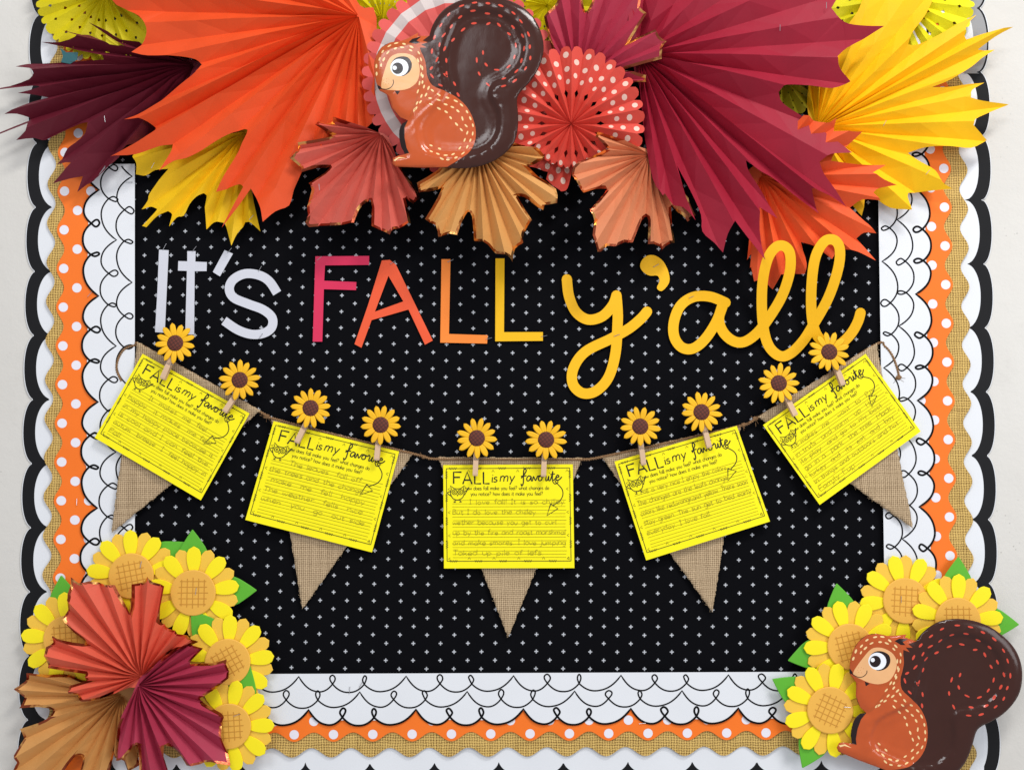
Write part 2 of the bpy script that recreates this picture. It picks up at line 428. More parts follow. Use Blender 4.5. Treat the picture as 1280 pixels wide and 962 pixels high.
SIDES = {
 'left':   dict(rng=(-70, 1010), wr=(205, 905), black=(259, 80, 100.5, 121, 122, 135.5), burlap=(230, 48.8, 110, 5.2), orange=(239, 48.3, 97.5, 4.8), cusp=(237.5, 132.4), rev=False, where='left'),
 'right':  dict(rng=(-70, 1010), wr=(-40, 905), black=(250, 79.8, 108, 126, 128.5, 141), burlap=(261, 48.6, 112, 5.2), orange=(259, 48.35, 91.5, 5.0), cusp=(367.5, 132.8), rev=True, where='right'),
 'bottom': dict(rng=(60, 1230), wr=(160, 1110), black=(543, 80.6, 109, 129.5, 130.5, 144), burlap=(463, 49.1, 104.5, 5.8), orange=(466, 49.15, 85, 5.8), cusp=(520, 134.3), rev=False, where='bottom'),
}
def trim_set(side):
    d = SIDES[side]; mp = side_map(side); s0, s1 = d['rng']; s0i, s1i = (95, 1188) if side == 'bottom' else (-99, 2000); dh = 0.35 if side == 'bottom' else 0.0
    wob = lambda k, a: (lambda s_, t: k + dh + a * math.sin(s_ * 0.027 + k) + 0.5 * a * math.sin(s_ * 0.071 + 2 * k))
    anchor = P(*mp((s0 + s1) / 2, 100), 1)
    # black edged scallops
    ph, per, ic, ib, oc, ob = d['black']
    r = empty('scalloped_trim', anchor, 'white %s border strip with bold black scalloped edge, outermost on the %s' % ('cardboard', d['where']), 'border trim', 'scalloped black and white border strips')
    hf = lambda s_, t: 1.6 + dh + 2.2 * max(0, (ib + 2 - t) / 60) * (0.6 + 0.4 * math.sin(s_ * 0.05)) + 0.25 * math.sin(s_ * 0.03)
    inner = lambda s_: semi(s_, ph, per, ic, ib); outer = lambda s_: semi(s_, ph, per, oc, ob)
    quad_strip('white_scallops', mp, s0, s1, lambda s_: 66, inner, hf, M['white'], r, 1.6)
    quad_strip('black_edge', mp, s0, s1, inner, outer, lambda s_, t: 1.6 + dh + 0.25 * math.sin(s_ * 0.03) + 0.1, M['black'], r, 1.6)
    wl = []; k = int((s1 - s0) / 1.6)
    quad_strip('pale_outline', mp, s0, s1, outer, lambda s_: outer(s_) + 0.9, lambda s_, t: 1.6 + dh + 0.25 * math.sin(s_ * 0.03), M['white'], r, 1.6)
    # burlap printed wave
    ph, per, tb, amp = d['burlap']
    o = quad_strip('burlap_trim', mp, max(s0, s0i), min(s1, s1i), lambda s_: 50, lambda s_: wav(s_, ph, per, tb, amp), wob(5.0, 0.35), M['trimburlap'], None, 1.6)
    tag(o, 'wavy border strip printed like tan burlap, along the %s' % d['where'], 'border trim', 'wavy burlap border strips')
    # orange polka dots
    ph, per, tb, amp = d['orange']
    r = empty('polka_dot_trim', anchor, 'wavy orange border strip with white polka dots, along the %s' % d['where'], 'border trim', 'orange dotted border strips')
    hfo = wob(6.6, 0.3)
    s0, s1 = max(s0, s0i), min(s1, s1i)
    quad_strip('orange_strip', mp, s0, s1, lambda s_: 40, lambda s_: wav(s_, ph, per, tb, amp), hfo, M['orangetrim'], r, 1.6)
    vs = []; fs = []
    for row in range(3):
        n0 = int((s0 - ph) / per) - 1; n1 = int((s1 - ph) / per) + 1
        for n in range(n0, n1):
            cs = ph + per * (n + 0.5 * (row % 2)); ct = tb - 9 - 16.6 * row
            if cs < s0 + 8 or cs > s1 - 8 or ct < 42: continue
            a = len(vs)
            for q in range(20):
                ss = cs + 5.9 * math.cos(q * PI / 10); tt = ct + 5.9 * math.sin(q * PI / 10)
                vs.append(P(*mp(ss, tt), hfo(ss, tt) + 0.16))
            fs.append(tuple(range(a, a + 20)))
    mesh_obj('polka_dots', vs, fs, M['dotwhite'], r)
    # white trim with looping doodle lines
    s0, s1 = d['wr']
    c0, per = d['cusp']
    r = empty('loop_doodle_trim', anchor, 'white border strip with black looping scallop doodles, along the %s' % d['where'], 'border trim', 'white doodle border strips')
    hfw = wob(8.0, 0.3)
    fr = [0, 0.315, 0.61, 1.0] if not d['rev'] else [0, 0.39, 0.685, 1.0]
    def line(base, shift, loop=True, pw=2.3, rs=0):
        """polyline in (s,t) of arcs between cusps and loops"""
        rnd = random.Random(int(base * 7 + rs + s0))
        out = []
        n0 = int((s0 - c0) / per) - 2; n1 = int((s1 - c0) / per) + 2
        for n in range(n0, n1):
            S = [c0 + shift + per * (n + f) for f in fr]
            tt = [base, base + 9.5, base + 10.0, base]
            for k in range(3):
                B = (base + 18.5 + (1.5 if k == 1 else 0)) - (tt[k] + tt[k + 1]) / 2
                for q in range(0 if k == 0 else 1, 16):
                    u = q / 16
                    out.append((S[k] + (S[k + 1] - S[k]) * u, tt[k] + (tt[k + 1] - tt[k]) * u + B * (1 - abs(2 * u - 1) ** pw)))
                if loop and k < 2:
                    wx = (4.6, 3.0)[k] * rnd.uniform(0.85, 1.15); hy = rnd.uniform(10, 12); sk = rnd.uniform(-1.5, 1.5)
                    sL, tL = S[k + 1], tt[k + 1]
                    out += cat_rom([(sL, tL), (sL + wx * 0.75, tL - hy * 0.45), (sL + wx * 0.7 + sk, tL - hy * 0.8), (sL + sk, tL - hy), (sL - wx * 0.7 + sk, tL - hy * 0.8), (sL - wx * 0.75, tL - hy * 0.45), (sL, tL)], 4)
        return [p for p in out if s0 < p[0] < s1]
    edge = np.array(sorted(line(45, 0, False)))
    def ef(s_): return float(np.interp(s_, edge[:, 0], edge[:, 1])) + 0.9
    quad_strip('white_strip', mp, s0, s1, lambda s_: 0, ef, hfw, M['white'], r, 1.2)
    pl = lambda u, v: mp(u, v) + (hfw(u, v),)
    L2 = 62.5 if side != 'bottom' else 64
    L3 = 115.5 if side != 'bottom' else 122
    if side == 'right': L2, L3 = 40, 92
    ink('doodle_line', [line(45, 0)], 2.5, pl, M['ink'], r)
    ink('doodle_line', [line(23, L2, rs=3)], 1.85, pl, M['ink'], r)
    ink('doodle_line', [line(3.5, L3, rs=5)], 1.85, pl, M['ink'], r)
for sd in ('left', 'right', 'bottom'): trim_set(sd)

# faded scallop strip at the upper right corner
mp = lambda s_, t: (1098 + 0.016 * (s_ - 255) + t, s_)
r = empty('scalloped_trim', P(1215, 20, 4), 'faded grey scalloped strip end at the upper right corner', 'border trim')
quad_strip('grey_edge', mp, -60, 92, lambda s_: semi(s_, 10.6, 79.8, 106, 122), lambda s_: semi(s_, 10.6, 79.8, 125, 139), lambda s_, t: 3.2, M['greytrim'], r, 1.6)
quad_strip('white_scallops', mp, -60, 92, lambda s_: 66, lambda s_: semi(s_, 10.6, 79.8, 106, 122), lambda s_, t: 3.2, M['white'], r, 1.6)

# ------------------------------------------------------------------ pleated paper
def T(ox, oy, pts, k=4.0): return [(ox + x / k, oy + y / k) for x, y in pts]
def tri_fn(angles):
    A = np.array(sorted(angles), float)
    alt = np.array([i % 2 for i in range(len(A))], float)
    def f(th):
        return np.interp(th, A, alt)
    return A, f
def pleated(name, label, cat, apex, outline, folds, mat, H, d=12, rise=0.0, gx=0.0, gy=0.0, foilm=None, foilw=3.0, group=None, seed=1,
            cut=180, extra=None, part='pleated_sheet', soft=0.0, wrap=None):
    """fan-folded sheet: alternate folds are ridges and valleys that run from the apex"""
    rnd = random.Random(seed)
    ax, ay = apex
    ref = wrap if wrap is not None else (min(folds) + max(folds)) / 2
    A, f = tri_fn(folds)
    dep = {round(a, 3): rnd.uniform(0.6, 1.2) for a in A}
    depA = np.array([dep[round(a, 3)] for a in A])
    def hfun(X, Y):
        dx = X - ax; dy = Y - ay; r = np.hypot(dx, dy)
        th = np.degrees(np.arctan2(-dy, dx))
        th = (th - ref + 180) % 360 - 180 + ref
        amp = d * np.clip(r / 14.0, 0.12, 1) * (0.75 + 0.25 * np.clip(r / 90, 0, 1.4))
        return H + amp * f(th) * np.interp(th, A, depA) + rise * r + gx * dx + gy * dy + 1.2 * np.sin(X * 0.045 + seed) * np.sin(Y * 0.05 + seed)
    rmax = max(math.hypot(x - ax, y - ay) for x, y in outline) + 5
    segs = []
    for a in A:
        c, s_ = math.cos(R(a)), -math.sin(R(a))
        segs.append([(ax + c * q, ay + s_ * q) for q in list(np.arange(2.0, rmax, max(18, rmax / 9))) + [rmax]])
    rg = [(part, mat, None)]
    if foilm:
        # inset copy of the outline
        n = len(outline); ins = []
        a = np.array(outline); area2 = sum(a[i][0] * a[(i + 1) % n][1] - a[(i + 1) % n][0] * a[i][1] for i in range(n))
        sg = 1 if area2 > 0 else -1
        rg.append(('foil_edge', foilm, lambda X, Y: (edge_dist([outline], X, Y) < foilw) & (np.hypot(X - ax, Y - ay) > rmax * 0.28)))
        # extra points near the rim keep the foil band even
        pts = []
        for i in range(n):
            x0, y0 = a[i]; x1, y1 = a[(i + 1) % n]; L = math.hypot(x1 - x0, y1 - y0)
            if L < 1e-6: continue
            nx_, ny_ = -(y1 - y0) / L * sg, (x1 - x0) / L * sg
            for q in np.arange(0.0, L, 2.5):
                for w_ in (foilw, ):
                    pts.append((x0 + (x1 - x0) * q / L + nx_ * w_, y0 + (y1 - y0) * q / L + ny_ * w_))
    else: pts = []
    if extra: rg += extra
    o = empty(name, P(ax, ay, H), label, cat, group) if (foilm or extra) else None
    ob = sheet(o, outline, hfun, H + d / 2, rg, segs, pts, thick=0.35, origin=None if o else P(ax, ay, H))
    if o is None:
        ob[0].name = name; ob[0].data.name = name; tag(ob[0], label, cat, group)
        return ob[0], hfun
    return o, hfun
def curve_outline(pts, n=3, tip=55):
    """round the notches, keep sharp tips"""
    out = []; N = len(pts)
    sharp = []
    for i in range(N):
        p0, p1, p2 = pts[i - 1], pts[i], pts[(i + 1) % N]
        a = math.atan2(p1[1] - p0[1], p1[0] - p0[0]); b = math.atan2(p2[1] - p1[1], p2[0] - p1[0])
        dd = abs((b - a + PI) % (2 * PI) - PI)
        sharp.append(dd > R(tip))
    for i in range(N):
        p0, p1, p2, p3 = pts[i - 1], pts[i], pts[(i + 1) % N], pts[(i + 2) % N]
        if sharp[i]: p0 = (2 * p1[0] - p2[0], 2 * p1[1] - p2[1])
        if sharp[(i + 1) % N]: p3 = (2 * p2[0] - p1[0], 2 * p2[1] - p1[1])
        for k in range(n):
            t = k / n
            out.append(tuple(0.5 * ((2 * p1[j]) + (-p0[j] + p2[j]) * t + (2 * p0[j] - 5 * p1[j] + 4 * p2[j] - p3[j]) * t * t
                             + (-p0[j] + 3 * p1[j] - 3 * p2[j] + p3[j]) * t ** 3) for j in (0, 1)))
    return out
def jit(a0, a1, step, seed, j=0.25):
    rnd = random.Random(seed); out = []; a = a0
    while a < a1:
        out.append(a); a += step * rnd.uniform(1 - j, 1 + j)
    return out

LEAF = 'paper leaf'
# yellow leaf under the big orange one
ol = T(160, 120, [(30,310),(45,340),(35,388),(85,392),(130,365),(200,362),(150,430),(105,490),(95,520),(63,562),(110,550),(150,568),(135,590),(78,655),(97,660),(150,605),(200,575),(215,590),(208,655),(245,610),(280,600),(310,545),(345,505),(378,485),(392,500),(390,560),(387,662),(430,632),(480,632),(490,660),(520,750),(545,690),(585,630),(620,640),(660,675),(645,610),(620,480),(600,300),(620,172),(590,150),(500,140),(200,200),(60,260)])
pleated('paper_leaf', 'yellow accordion-folded maple leaf hanging below the big orange leaf', LEAF, (307, 163), curve_outline(ol),
        [185,195,203,210,217,224,228,233,238,243,248,253,258,263,268,273,279,286], M['yellow_leaf2'], 13, 10, seed=2, wrap=235)
# maroon leaf
ol = T(0, 0, [(450,120),(540,160),(600,195),(700,215),(760,250),(980,296),(1012,330),(900,520),(790,665),(650,740),(610,800),(560,850),(498,902),(530,830),(540,850),(480,915),(440,925),(385,958),(420,885),(360,905),(290,935),(350,870),(378,830),(340,820),(283,822),(310,790),(340,745),(380,715),(430,670),(450,620),(400,620),(320,655),(230,700),(180,695),(97,712),(150,670),(155,650),(150,625),(0,685),(0,672),(150,605),(150,590),(100,582),(45,587),(100,560),(170,520),(250,485),(180,480),(105,478),(170,462),(215,448),(180,432),(90,440),(5,452),(2,442),(60,425),(150,400),(188,378),(160,350),(82,336),(130,317),(200,315),(350,308),(520,300),(520,285),(400,258),(330,235),(205,208),(300,212),(390,200),(400,192),(325,165),(420,185),(450,178),(560,235),(640,243),(600,215),(520,165)])
pleated('paper_leaf', 'dark maroon accordion-folded leaf with thin tips reaching onto the wall', LEAF, (241, 79), curve_outline(ol, 2),
        [150,157,163,168,172,176,180,184,187,190,193,196,199,203,207,211,216,222,228,233,238,244,250,258], M['maroon'], 15, 17, rise=0.03, seed=3, wrap=190)
# big orange leaf
ol = [(140,0),(157,12),(175,22),(185,37),(180,52),(165,66),(187,72),(225,73),(245,75),(252.5,81),(246,92.5),(225,107.5),(195,130),(175,145),(157,151),(182,153),(195,160),(197.5,166),(190,172.5),(170,185),(142.5,199),(172,195),
      (200,184),(216,180.5),(215,192),(202,216),(220,204),(235,199.5),(252,190),(272,176),(290,166),(305,162),(310.5,164),(309,172),(300,192),(282,220),(271,241),(290,234),(302,233),(307,237),(299,252),(280,287),(300,260),(315,237.5),(320,247),(327,262),(330,279),(345,265),(361,256),(367,237),(377,215),
      (382,205),(395,200),(420,175),(440,162),(455,160),(468,152),(470,20),(455,8),(446,0),(430,-40),(400,-120),(250,-120),(110,-60)]
pleated('paper_leaf', 'large bright orange accordion-folded leaf left of the upper squirrel plate', LEAF, (447.5, 18), curve_outline(ol, 3),
        [110,122,134,145,152,160,167,174,179,183,188,193,197,200,203.5,206.5,209,211,215,219,224,229,233,237,241,245,250,255,259,264,268,270.5,274,285,330], M['orange'], 29, 13, rise=0.02, seed=4, wrap=220)
# right yellow leaf
ol = T(960, 0, [(240,660),(205,560),(200,430),(250,300),(330,290),(395,135),(440,70),(470,0),(520,-120),(640,-90),(760,-60),(820,0),(790,60),(760,110),(700,190),(690,235),(740,230),(850,180),(940,130),(1028,90),(980,140),(970,185),(985,205),(1060,180),(1205,155),(1120,200),(1040,258),(1125,258),(1060,300),(1000,350),(900,410),(810,445),(900,440),(1000,425),(1075,420),(1010,460),(1000,500),(1060,515),(1195,530),(1100,570),(1020,610),(1010,640),(1090,705),(1000,752),(900,745),(780,745),(700,765),(760,810),(830,860),(850,920)]) + \
     [(1185.5,239),(1160,240),(1134,242),(1132,249),(1135,265.5),(1111,261),(1092.5,247.5),(1080,246),(1074.5,272),(1062,255),(1025,199),(1012,185)]
pleated('paper_leaf', 'large golden yellow accordion-folded leaf at the upper right corner', LEAF, (1022, 159), curve_outline(ol, 3),
        [112,104,97,90,85,79,74,68,62,56,50,44,38,33,30,27.5,24.5,20,15,11,6,1,-5,-10,-17,-25,-34,-43,-52,-62,-75], M['yellow_leaf'], 13, 11, rise=0.04, seed=5, wrap=25)
# orange small right leaf
ol = T(780, 100, [(620,450),(650,620),(640,790),(635,880),(655,850),(650,920)]) + [(943.7,329),(947.5,347.5),(960,345),(972,357),(980,340),(992.5,338),(1009,340),(1012,325),(1004,300),(1020,307),(1042.5,322),(1050,310),(1062,312),(1075,315),(1096,325),(1080,305),(1072,297),(1080,291),(1094,292.5),(1085,282),(1079,277),(1062,260),(1075,252),(1096,254),(1088,244),(1095,238),(1116,235),(1100,229),(1085,221),(1102,211),(1070,209.5),(1035,205),(1040,195),(1054,187),(1071,172),(1057,172),(1037,170),(1039,155),(1026,161),(1000,150),(970,180),(950,200)]
pleated('paper_leaf', 'orange accordion-folded leaf peeking out under the crimson leaf above the word all', LEAF, (951, 219), curve_outline(ol, 3),
        jit(-108, 62, 6.5, 9), M['orange2'], 28, 9, gx=0.12, gy=-0.20, seed=6, wrap=-25)
# big crimson leaf
ol = [(1045,0),(1036,15),(1045,28),(1057,35),(1080,37.5),(1101,38),(1080,50),(1055,65),(1042,77),(1046,90),(1061,104.5),(1037,114),(1010,111),(980,112),(970,120),(977,132),(1005,150),(1035,172),(1061,195),(1035,197),(1021,206),(1027,220),(1042,240),(1056,261),(1035,247),(1009,241),(1021,269),(995,250),(965,226),(947,217),(930,204),(934,216),(950,240),(970,275),(946,262),(947.5,290),(954,327),(930,297),(916,279),(907.5,295),(902.5,317),(892,305),(876,292),(875,270),(862,240),(845,210),(855,250),(867,279),(852,262),(841,257),(830,244),(827,247),(815,225),(805,162),(800,115),(790,70),(785,30),(800,-60),(900,-110),(1050,-80),(1055,-20)]
pleated('paper_leaf', 'huge crimson accordion-folded leaf right of the polka dot rosette', LEAF, (799, 66), curve_outline(ol, 3),
        [-94,-90,-86,-82,-77.5,-73,-68,-62,-58,-54,-50,-46,-42,-39.5,-37,-30,-23,-15,-9,-3,3,9,16,24,33,43,55,70,85,100], M['crimson'], 34, 15, rise=0.05, seed=7, wrap=-5)
# small coral leaf over the orange one
ol = T(160, 120, [(1240,175),(1130,140),(1030,113),(1010,132),(945,120),(940,150),(1020,190),(1000,208),(850,235),(845,275),(812,315),(865,355),(870,385),(940,360),(1010,350),(985,385),(905,435),(920,470),(893,545),(905,600),(890,640),(905,655),(960,645),(1010,650),(1060,640),(1130,635),(1155,570),(1185,530),(1210,515),(1222,560),(1220,655),(1270,670),(1310,695),(1330,665),(1415,640),(1405,590),(1385,505),(1425,535),(1455,520),(1445,470),(1360,350),(1300,200)])
pleated('paper_leaf', 'small coral fan-folded leaf with copper foil edge, left below the upper squirrel plate', LEAF, (476, 166), curve_outline(ol, 2),
        jit(158, 318, 5.6, 3, 0.2), M['coral'], 46, 11, foilm=M['foil'], seed=8, wrap=240)
# polka dot lower leaf + rosette are made below; golden brown leaf
ol = T(460, 120, [(350,370),(245,435),(255,485),(300,480),(370,455),(350,510),(285,615),(340,650),(350,700),(400,690),(445,692),(470,620),(498,578),(520,600),(530,720),(600,745),(640,785),(700,800),(722,830),(735,760),(775,740),(780,680),(820,620),(790,575),(745,495),(780,505),(850,560),(875,575),(885,540),(945,535),(940,460),(850,400),(795,350),(885,320),(880,290),(820,250),(740,235),(560,200),(430,280)])
pleated('paper_leaf', 'golden tan fan-folded leaf with copper foil edge, hanging below the upper squirrel plate', LEAF, (598, 184), curve_outline(ol, 2),
        jit(172, 385, 5.4, 12, 0.15), M['gold'], 62, 11, foilm=M['foilgold'], seed=9, wrap=278)
# peach leaf
ol = [(812,186),(745,172.5),(742,180),(760,192.5),(721,212.5),(713,225),(715,232)] + T(460, 120, [(1070,520),(1150,495),(1190,485),(1150,540),(1100,600),(1125,650),(1115,720),(1140,800),(1160,795),(1190,765),(1230,770)]) + \
     T(780, 100, [(0,820),(40,820),(60,770),(85,710),(112,680),(122,700),(120,820),(185,825),(190,850),(210,825),(262,800),(245,680),(240,620),(300,655),(330,690),(375,650),(340,590),(280,420),(180,320)])
pleated('paper_leaf', 'peach fan-folded leaf with copper foil edge, tucked under the crimson leaf', LEAF, (812, 192), curve_outline(ol, 2),
        jit(155, 325, 5.6, 14, 0.2), M['peach'], 37, 10, gx=-0.42, foilm=M['foil'], seed=10, wrap=240)
# small burgundy leaf
ol = T(640, 0, [(160,80),(225,10),(240,-80),(340,-60),(357,30),(368,62),(400,10),(420,-60),(560,-90),(640,-20),(640,30),(672,75),(630,140),(588,205),(640,180),(715,150),(735,180),(775,200),(750,240),(750,290),(660,315),(560,345),(620,365),(670,375),(668,415),(600,415),(330,430),(220,300)])
pleated('paper_leaf', 'small burgundy fan-folded leaf with copper edge, right above the polka dot rosette', LEAF, (722, 102), curve_outline(ol, 2),
        jit(-8, 165, 5.6, 15, 0.2), M['burg'], 46, 8, foilm=M['foil'], seed=11, wrap=80)

# ------------------------------------------------------------------ rosettes
def rosette(name, label, cat, c, Rr, n, mat, H, d, regions=(), holes=(), scallop=0.10, part='pleated_sheet', seed=1, jitter=0.0, group=None, th0=0, amp0=0.3, gy=0.0, cutb=None):
    rnd = random.Random(seed)
    n -= n % 2
    A = [th0 + 360 * i / n + rnd.uniform(-jitter, jitter) * 360 / n for i in range(n)]
    A = A + [A[0] + 360]
    ol = []
    for i in range(n):
        for k in range(5):
            u = k / 5; th = R(A[i] + (A[i + 1] - A[i]) * u)
            rr = Rr * (1 - scallop + scallop * math.sqrt(max(0, 1 - (2 * u - 1) ** 2)))
            if cutb and cutb[0] < (A[i] + A[i + 1]) / 2 % 360 < cutb[1]: rr *= cutb[2]
            ol.append((c[0] + rr * math.cos(th), c[1] - rr * math.sin(th)))
    AA = np.array([A[-2] - 360] + A); alt = np.array([1.0] + [i % 2 for i in range(n + 1)])
    def hfun(X, Y):
        dx = X - c[0]; dy = Y - c[1]; r = np.hypot(dx, dy); th = (np.degrees(np.arctan2(-dy, dx)) - A[0]) % 360 + A[0]
        return H + d * np.interp(th, AA, alt) * np.clip(r / 16, amp0, 1) + 0.02 * r + gy * dy
    segs = [[(c[0] + q * Rr * math.cos(R(a)), c[1] - q * Rr * math.sin(R(a))) for q in (0.01, 0.3, 0.6, 1.02)] for a in A[:-1]]
    root = empty(name, P(c[0], c[1], H), label, cat, group)
    hs = []
    for (rf, lf, wf, par) in holes:
        for i in range(n):
            if i % 2 != par: continue
            a = R(A[i]); cs, sn = math.cos(a), -math.sin(a)
            L = lf * Rr; W_ = wf * Rr; x0, y0 = c[0] + cs * rf * Rr, c[1] + sn * rf * Rr
            hs.append([(x0 + cs * L, y0 + sn * L), (x0 - sn * W_, y0 + cs * W_), (x0 - cs * L, y0 - sn * L), (x0 + sn * W_, y0 - cs * W_)])
    sheet(root, ol, hfun, H + d / 2, [(part, mat, None)] + list(regions), segs, holes=hs, thick=0.35)
    return root, A
def circ(x, y, rx, ry=None, n=12, ang=0):
    ry = ry or rx; ca_, sa_ = math.cos(ang), math.sin(ang)
    return [(x + rx * math.cos(2 * PI * k / n) * ca_ - ry * math.sin(2 * PI * k / n) * sa_, y + rx * math.cos(2 * PI * k / n) * sa_ + ry * math.sin(2 * PI * k / n) * ca_) for k in range(n)]

# pink coral rosette with a white ring behind the squirrel
c = (575, 97)
ring = lambda X, Y: (np.hypot(X - c[0], Y - c[1]) > 94) & (np.hypot(X - c[0], Y - c[1]) < 108)
# polygonal circles give the ring clean borders
root = empty('paper_rosette', P(c[0], c[1], 40), 'pink coral scalloped paper rosette with a white ring, behind the upper squirrel plate', 'paper rosette')
n = 46
A = [360 * i / n for i in range(n)] ; ol = []
for i in range(n):
    for k in range(6):
        u = k / 6; th = R(A[i] + 360 / n * u); rr = 123 * (0.93 + 0.07 * math.sqrt(max(0, 1 - (2 * u - 1) ** 2)))
        ol.append((c[0] + rr * math.cos(th), c[1] - rr * math.sin(th)))
def hro(X, Y):
    th = (np.degrees(np.arctan2(-(Y - c[1]), X - c[0]))) % 360
    AA = np.array(A + [360.0]); alt = np.array([i % 2 for i in range(n + 1)], float)
    return 40 + 3.5 * np.interp(th, AA, alt)
segs = [[(c[0] + q * math.cos(R(a)), c[1] - q * math.sin(R(a))) for q in (4, 60, 94, 108, 124)] for a in A]
segs += [[(c[0] + q * math.cos(R(a)), c[1] - q * math.sin(R(a))) for a in A + [A[0]]] for q in (94, 108)]
ring = lambda X, Y: inside([[(c[0] + 108 * math.cos(R(a)), c[1] - 108 * math.sin(R(a))) for a in A]], X, Y) & ~inside([[(c[0] + 94 * math.cos(R(a)), c[1] - 94 * math.sin(R(a))) for a in A]], X, Y)
sheet(root, ol, hro, 42, [('pleated_sheet', M['rose'], None), ('white_ring', M['rosewhite'], ring)], segs, thick=0.35)

# polka dot rosette
c2 = (714, 154); dots = []
for i in range(36):
    a = R(360 * (i + 0.5) / 36)
    for rr in ((82, 65, 50) if i % 2 else (73, 57)):
        k = 3.5 * (0.6 + 0.4 * rr / 80)
        dots.append(circ(c2[0] + rr * math.cos(a), c2[1] - rr * math.sin(a), k * 1.05, k * (0.8 if rr < 60 else 1.0), 10, -a))
rosette('paper_rosette', 'coral red paper rosette with cream polka dots and cut-out slits', 'paper rosette', c2, 92, 36, M['dotred'], 47, 8, gy=-0.10, cutb=(213, 340, 0.6),
        regions=[('polka_dots', M['dotcream'], dots)], holes=[(0.40, 0.055, 0.026, 0)], scallop=0.09)
# polka dot leaf below
ol = T(640, 0, [(60,720),(110,780),(85,830),(180,860),(170,900),(215,935),(245,958),(270,950),(285,920),(300,850),(400,830),(480,782),(430,740),(400,690),(300,560),(180,600)])
dots = [circ(640 + x / 4, y / 4, 3.2, 4.2, 10) for x, y in ((135,858),(178,830),(222,795),(232,850),(262,800),(275,850),(322,800),(370,790),(405,765),(195,890),(255,905),(340,750),(455,782),(180,770))]
pleated('paper_leaf', 'coral red polka dot paper leaf, just below the polka dot rosette', LEAF, (714, 168), curve_outline(ol, 2),
        jit(185, 360, 8, 21, 0.2), M['dotred'], 33, 5, extra=[('polka_dots', M['dotcream'], dots)], seed=12, wrap=270)

# yellow tissue fans
for (nm, lb, cc, rr, n_, m_, H_, sd) in (
    ('tissue_rosette', 'yellow tissue rosette with punched holes, at the upper left corner', (132, -10), 88, 46, M['tissue'], 12, 1),
    ('tissue_rosette', 'yellow tissue rosette glimpsed between the orange leaf and the pink rosette', (478, 24), 44, 40, M['tissue'], 13, 2),
    ('tissue_rosette', 'yellow tissue rosette glimpsed between the pink rosette and the burgundy leaf', (684, 6), 68, 40, M['tissue'], 20, 3),
    ('tissue_rosette', 'lime yellow tissue rosette with punched holes, at the upper right corner', (1122, -2), 96, 44, M['tissue2'], 6, 4),
    ('tissue_rosette', 'olive tissue rosette showing in the notch of the crimson leaf', (978, 96), 52, 34, M['olive'], 8, 5)):
    rosette(nm, lb, 'tissue rosette', cc, rr, n_, m_, H_, 6, holes=[(0.62, 0.028, 0.022, 0), (0.8, 0.028, 0.022, 1), (0.42, 0.03, 0.02, 1)], scallop=0.06, seed=sd, jitter=0.3, group='yellow tissue rosettes')
ol = T(0, 0, [(300,240),(330,262),(390,262),(385,300),(350,320),(305,312),(315,280)])
def flat_sheet(root, outline, h, mat, name, thick=0.5, curl=0.0, smooth=False, holes=(), origin=None, test=None):
    return sheet(root, outline, lambda X, Y: np.full(len(X), float(h)) + curl * np.sin(X * 0.09) , h, [(name, mat, None)], holes=holes, thick=thick, origin=origin, test=test)
o = flat_sheet(None, ol, 22, M['teal'], 'paper_scrap', origin=P(86, 70, 22))[0]
tag(o, 'scrap of dark teal paper behind the maroon leaf tips', 'paper scrap')

# bottom left fans
ol = T(0, 722, [(720,600),(690,520),(560,540),(430,520),(350,485),(250,480),(150,468),(120,520),(80,550),(120,600),(110,645),(200,640),(260,655),(255,690),(200,720),(112,748),(120,800),(80,880),(90,920),(65,960),(70,1040),(290,1040),(330,960),(380,890),(405,885),(412,920),(395,1040),(530,1020),(570,880),(600,900),(650,960),(690,940),(700,800),(700,640)])
pleated('paper_leaf', 'golden tan fan-folded leaf with copper edge at the lower left corner', LEAF, (151, 869), curve_outline(ol, 2),
        jit(150, 310, 5.8, 31, 0.2), M['gold'], 11, 12, rise=0.03, foilm=M['foil'], foilw=3.0, seed=13, wrap=225)
ol = T(0, 642, [(355,315),(345,400),(350,435),(318,525),(370,590),(415,625),(420,650),(370,640),(300,620),(275,605),(270,640),(230,665),(235,700),(238,770),(330,785),(430,800),(430,835),(345,860),(345,895),(380,905),(415,935),(500,925),(640,870),(720,860),(840,700),(920,670),(990,640),(960,620),(860,580),(800,540),(810,450),(825,360),(770,340),(748,310),(720,340),(665,350),(665,470),(650,495),(615,440),(575,355),(520,350),(450,335),(400,345)])
pleated('paper_leaf', 'coral red fan-folded leaf with gold foil edge at the lower left', LEAF, (175, 846), curve_outline(ol, 2),
        jit(30, 222, 5.8, 33, 0.15), M['red'], 29, 12, rise=0.02, foilm=M['foil'], foilw=3.0, seed=14, wrap=125)
ol = T(0, 722, [(690,505),(760,445),(850,375),(930,325),(1010,355),(960,410),(950,430),(1060,425),(1135,405),(1145,500),(1060,565),(1000,600),(1015,625),(1110,670),(1130,690),(1105,740),(1120,830),(1155,935),(1060,915),(1000,930),(935,935),(890,870),(825,830),(830,880),(850,960),(860,1030),(700,1030),(695,880),(690,830),(665,840),(620,900),(585,910),(580,850),(590,740),(640,620)])
pleated('paper_leaf', 'berry red fan-folded leaf with copper edge at the lower left', LEAF, (171, 857), curve_outline(ol, 2),
        jit(-122, 56, 5.8, 35, 0.15), M['berry'], 31, 12, rise=0.02, foilm=M['foil'], foilw=2.8, seed=15, wrap=-35)

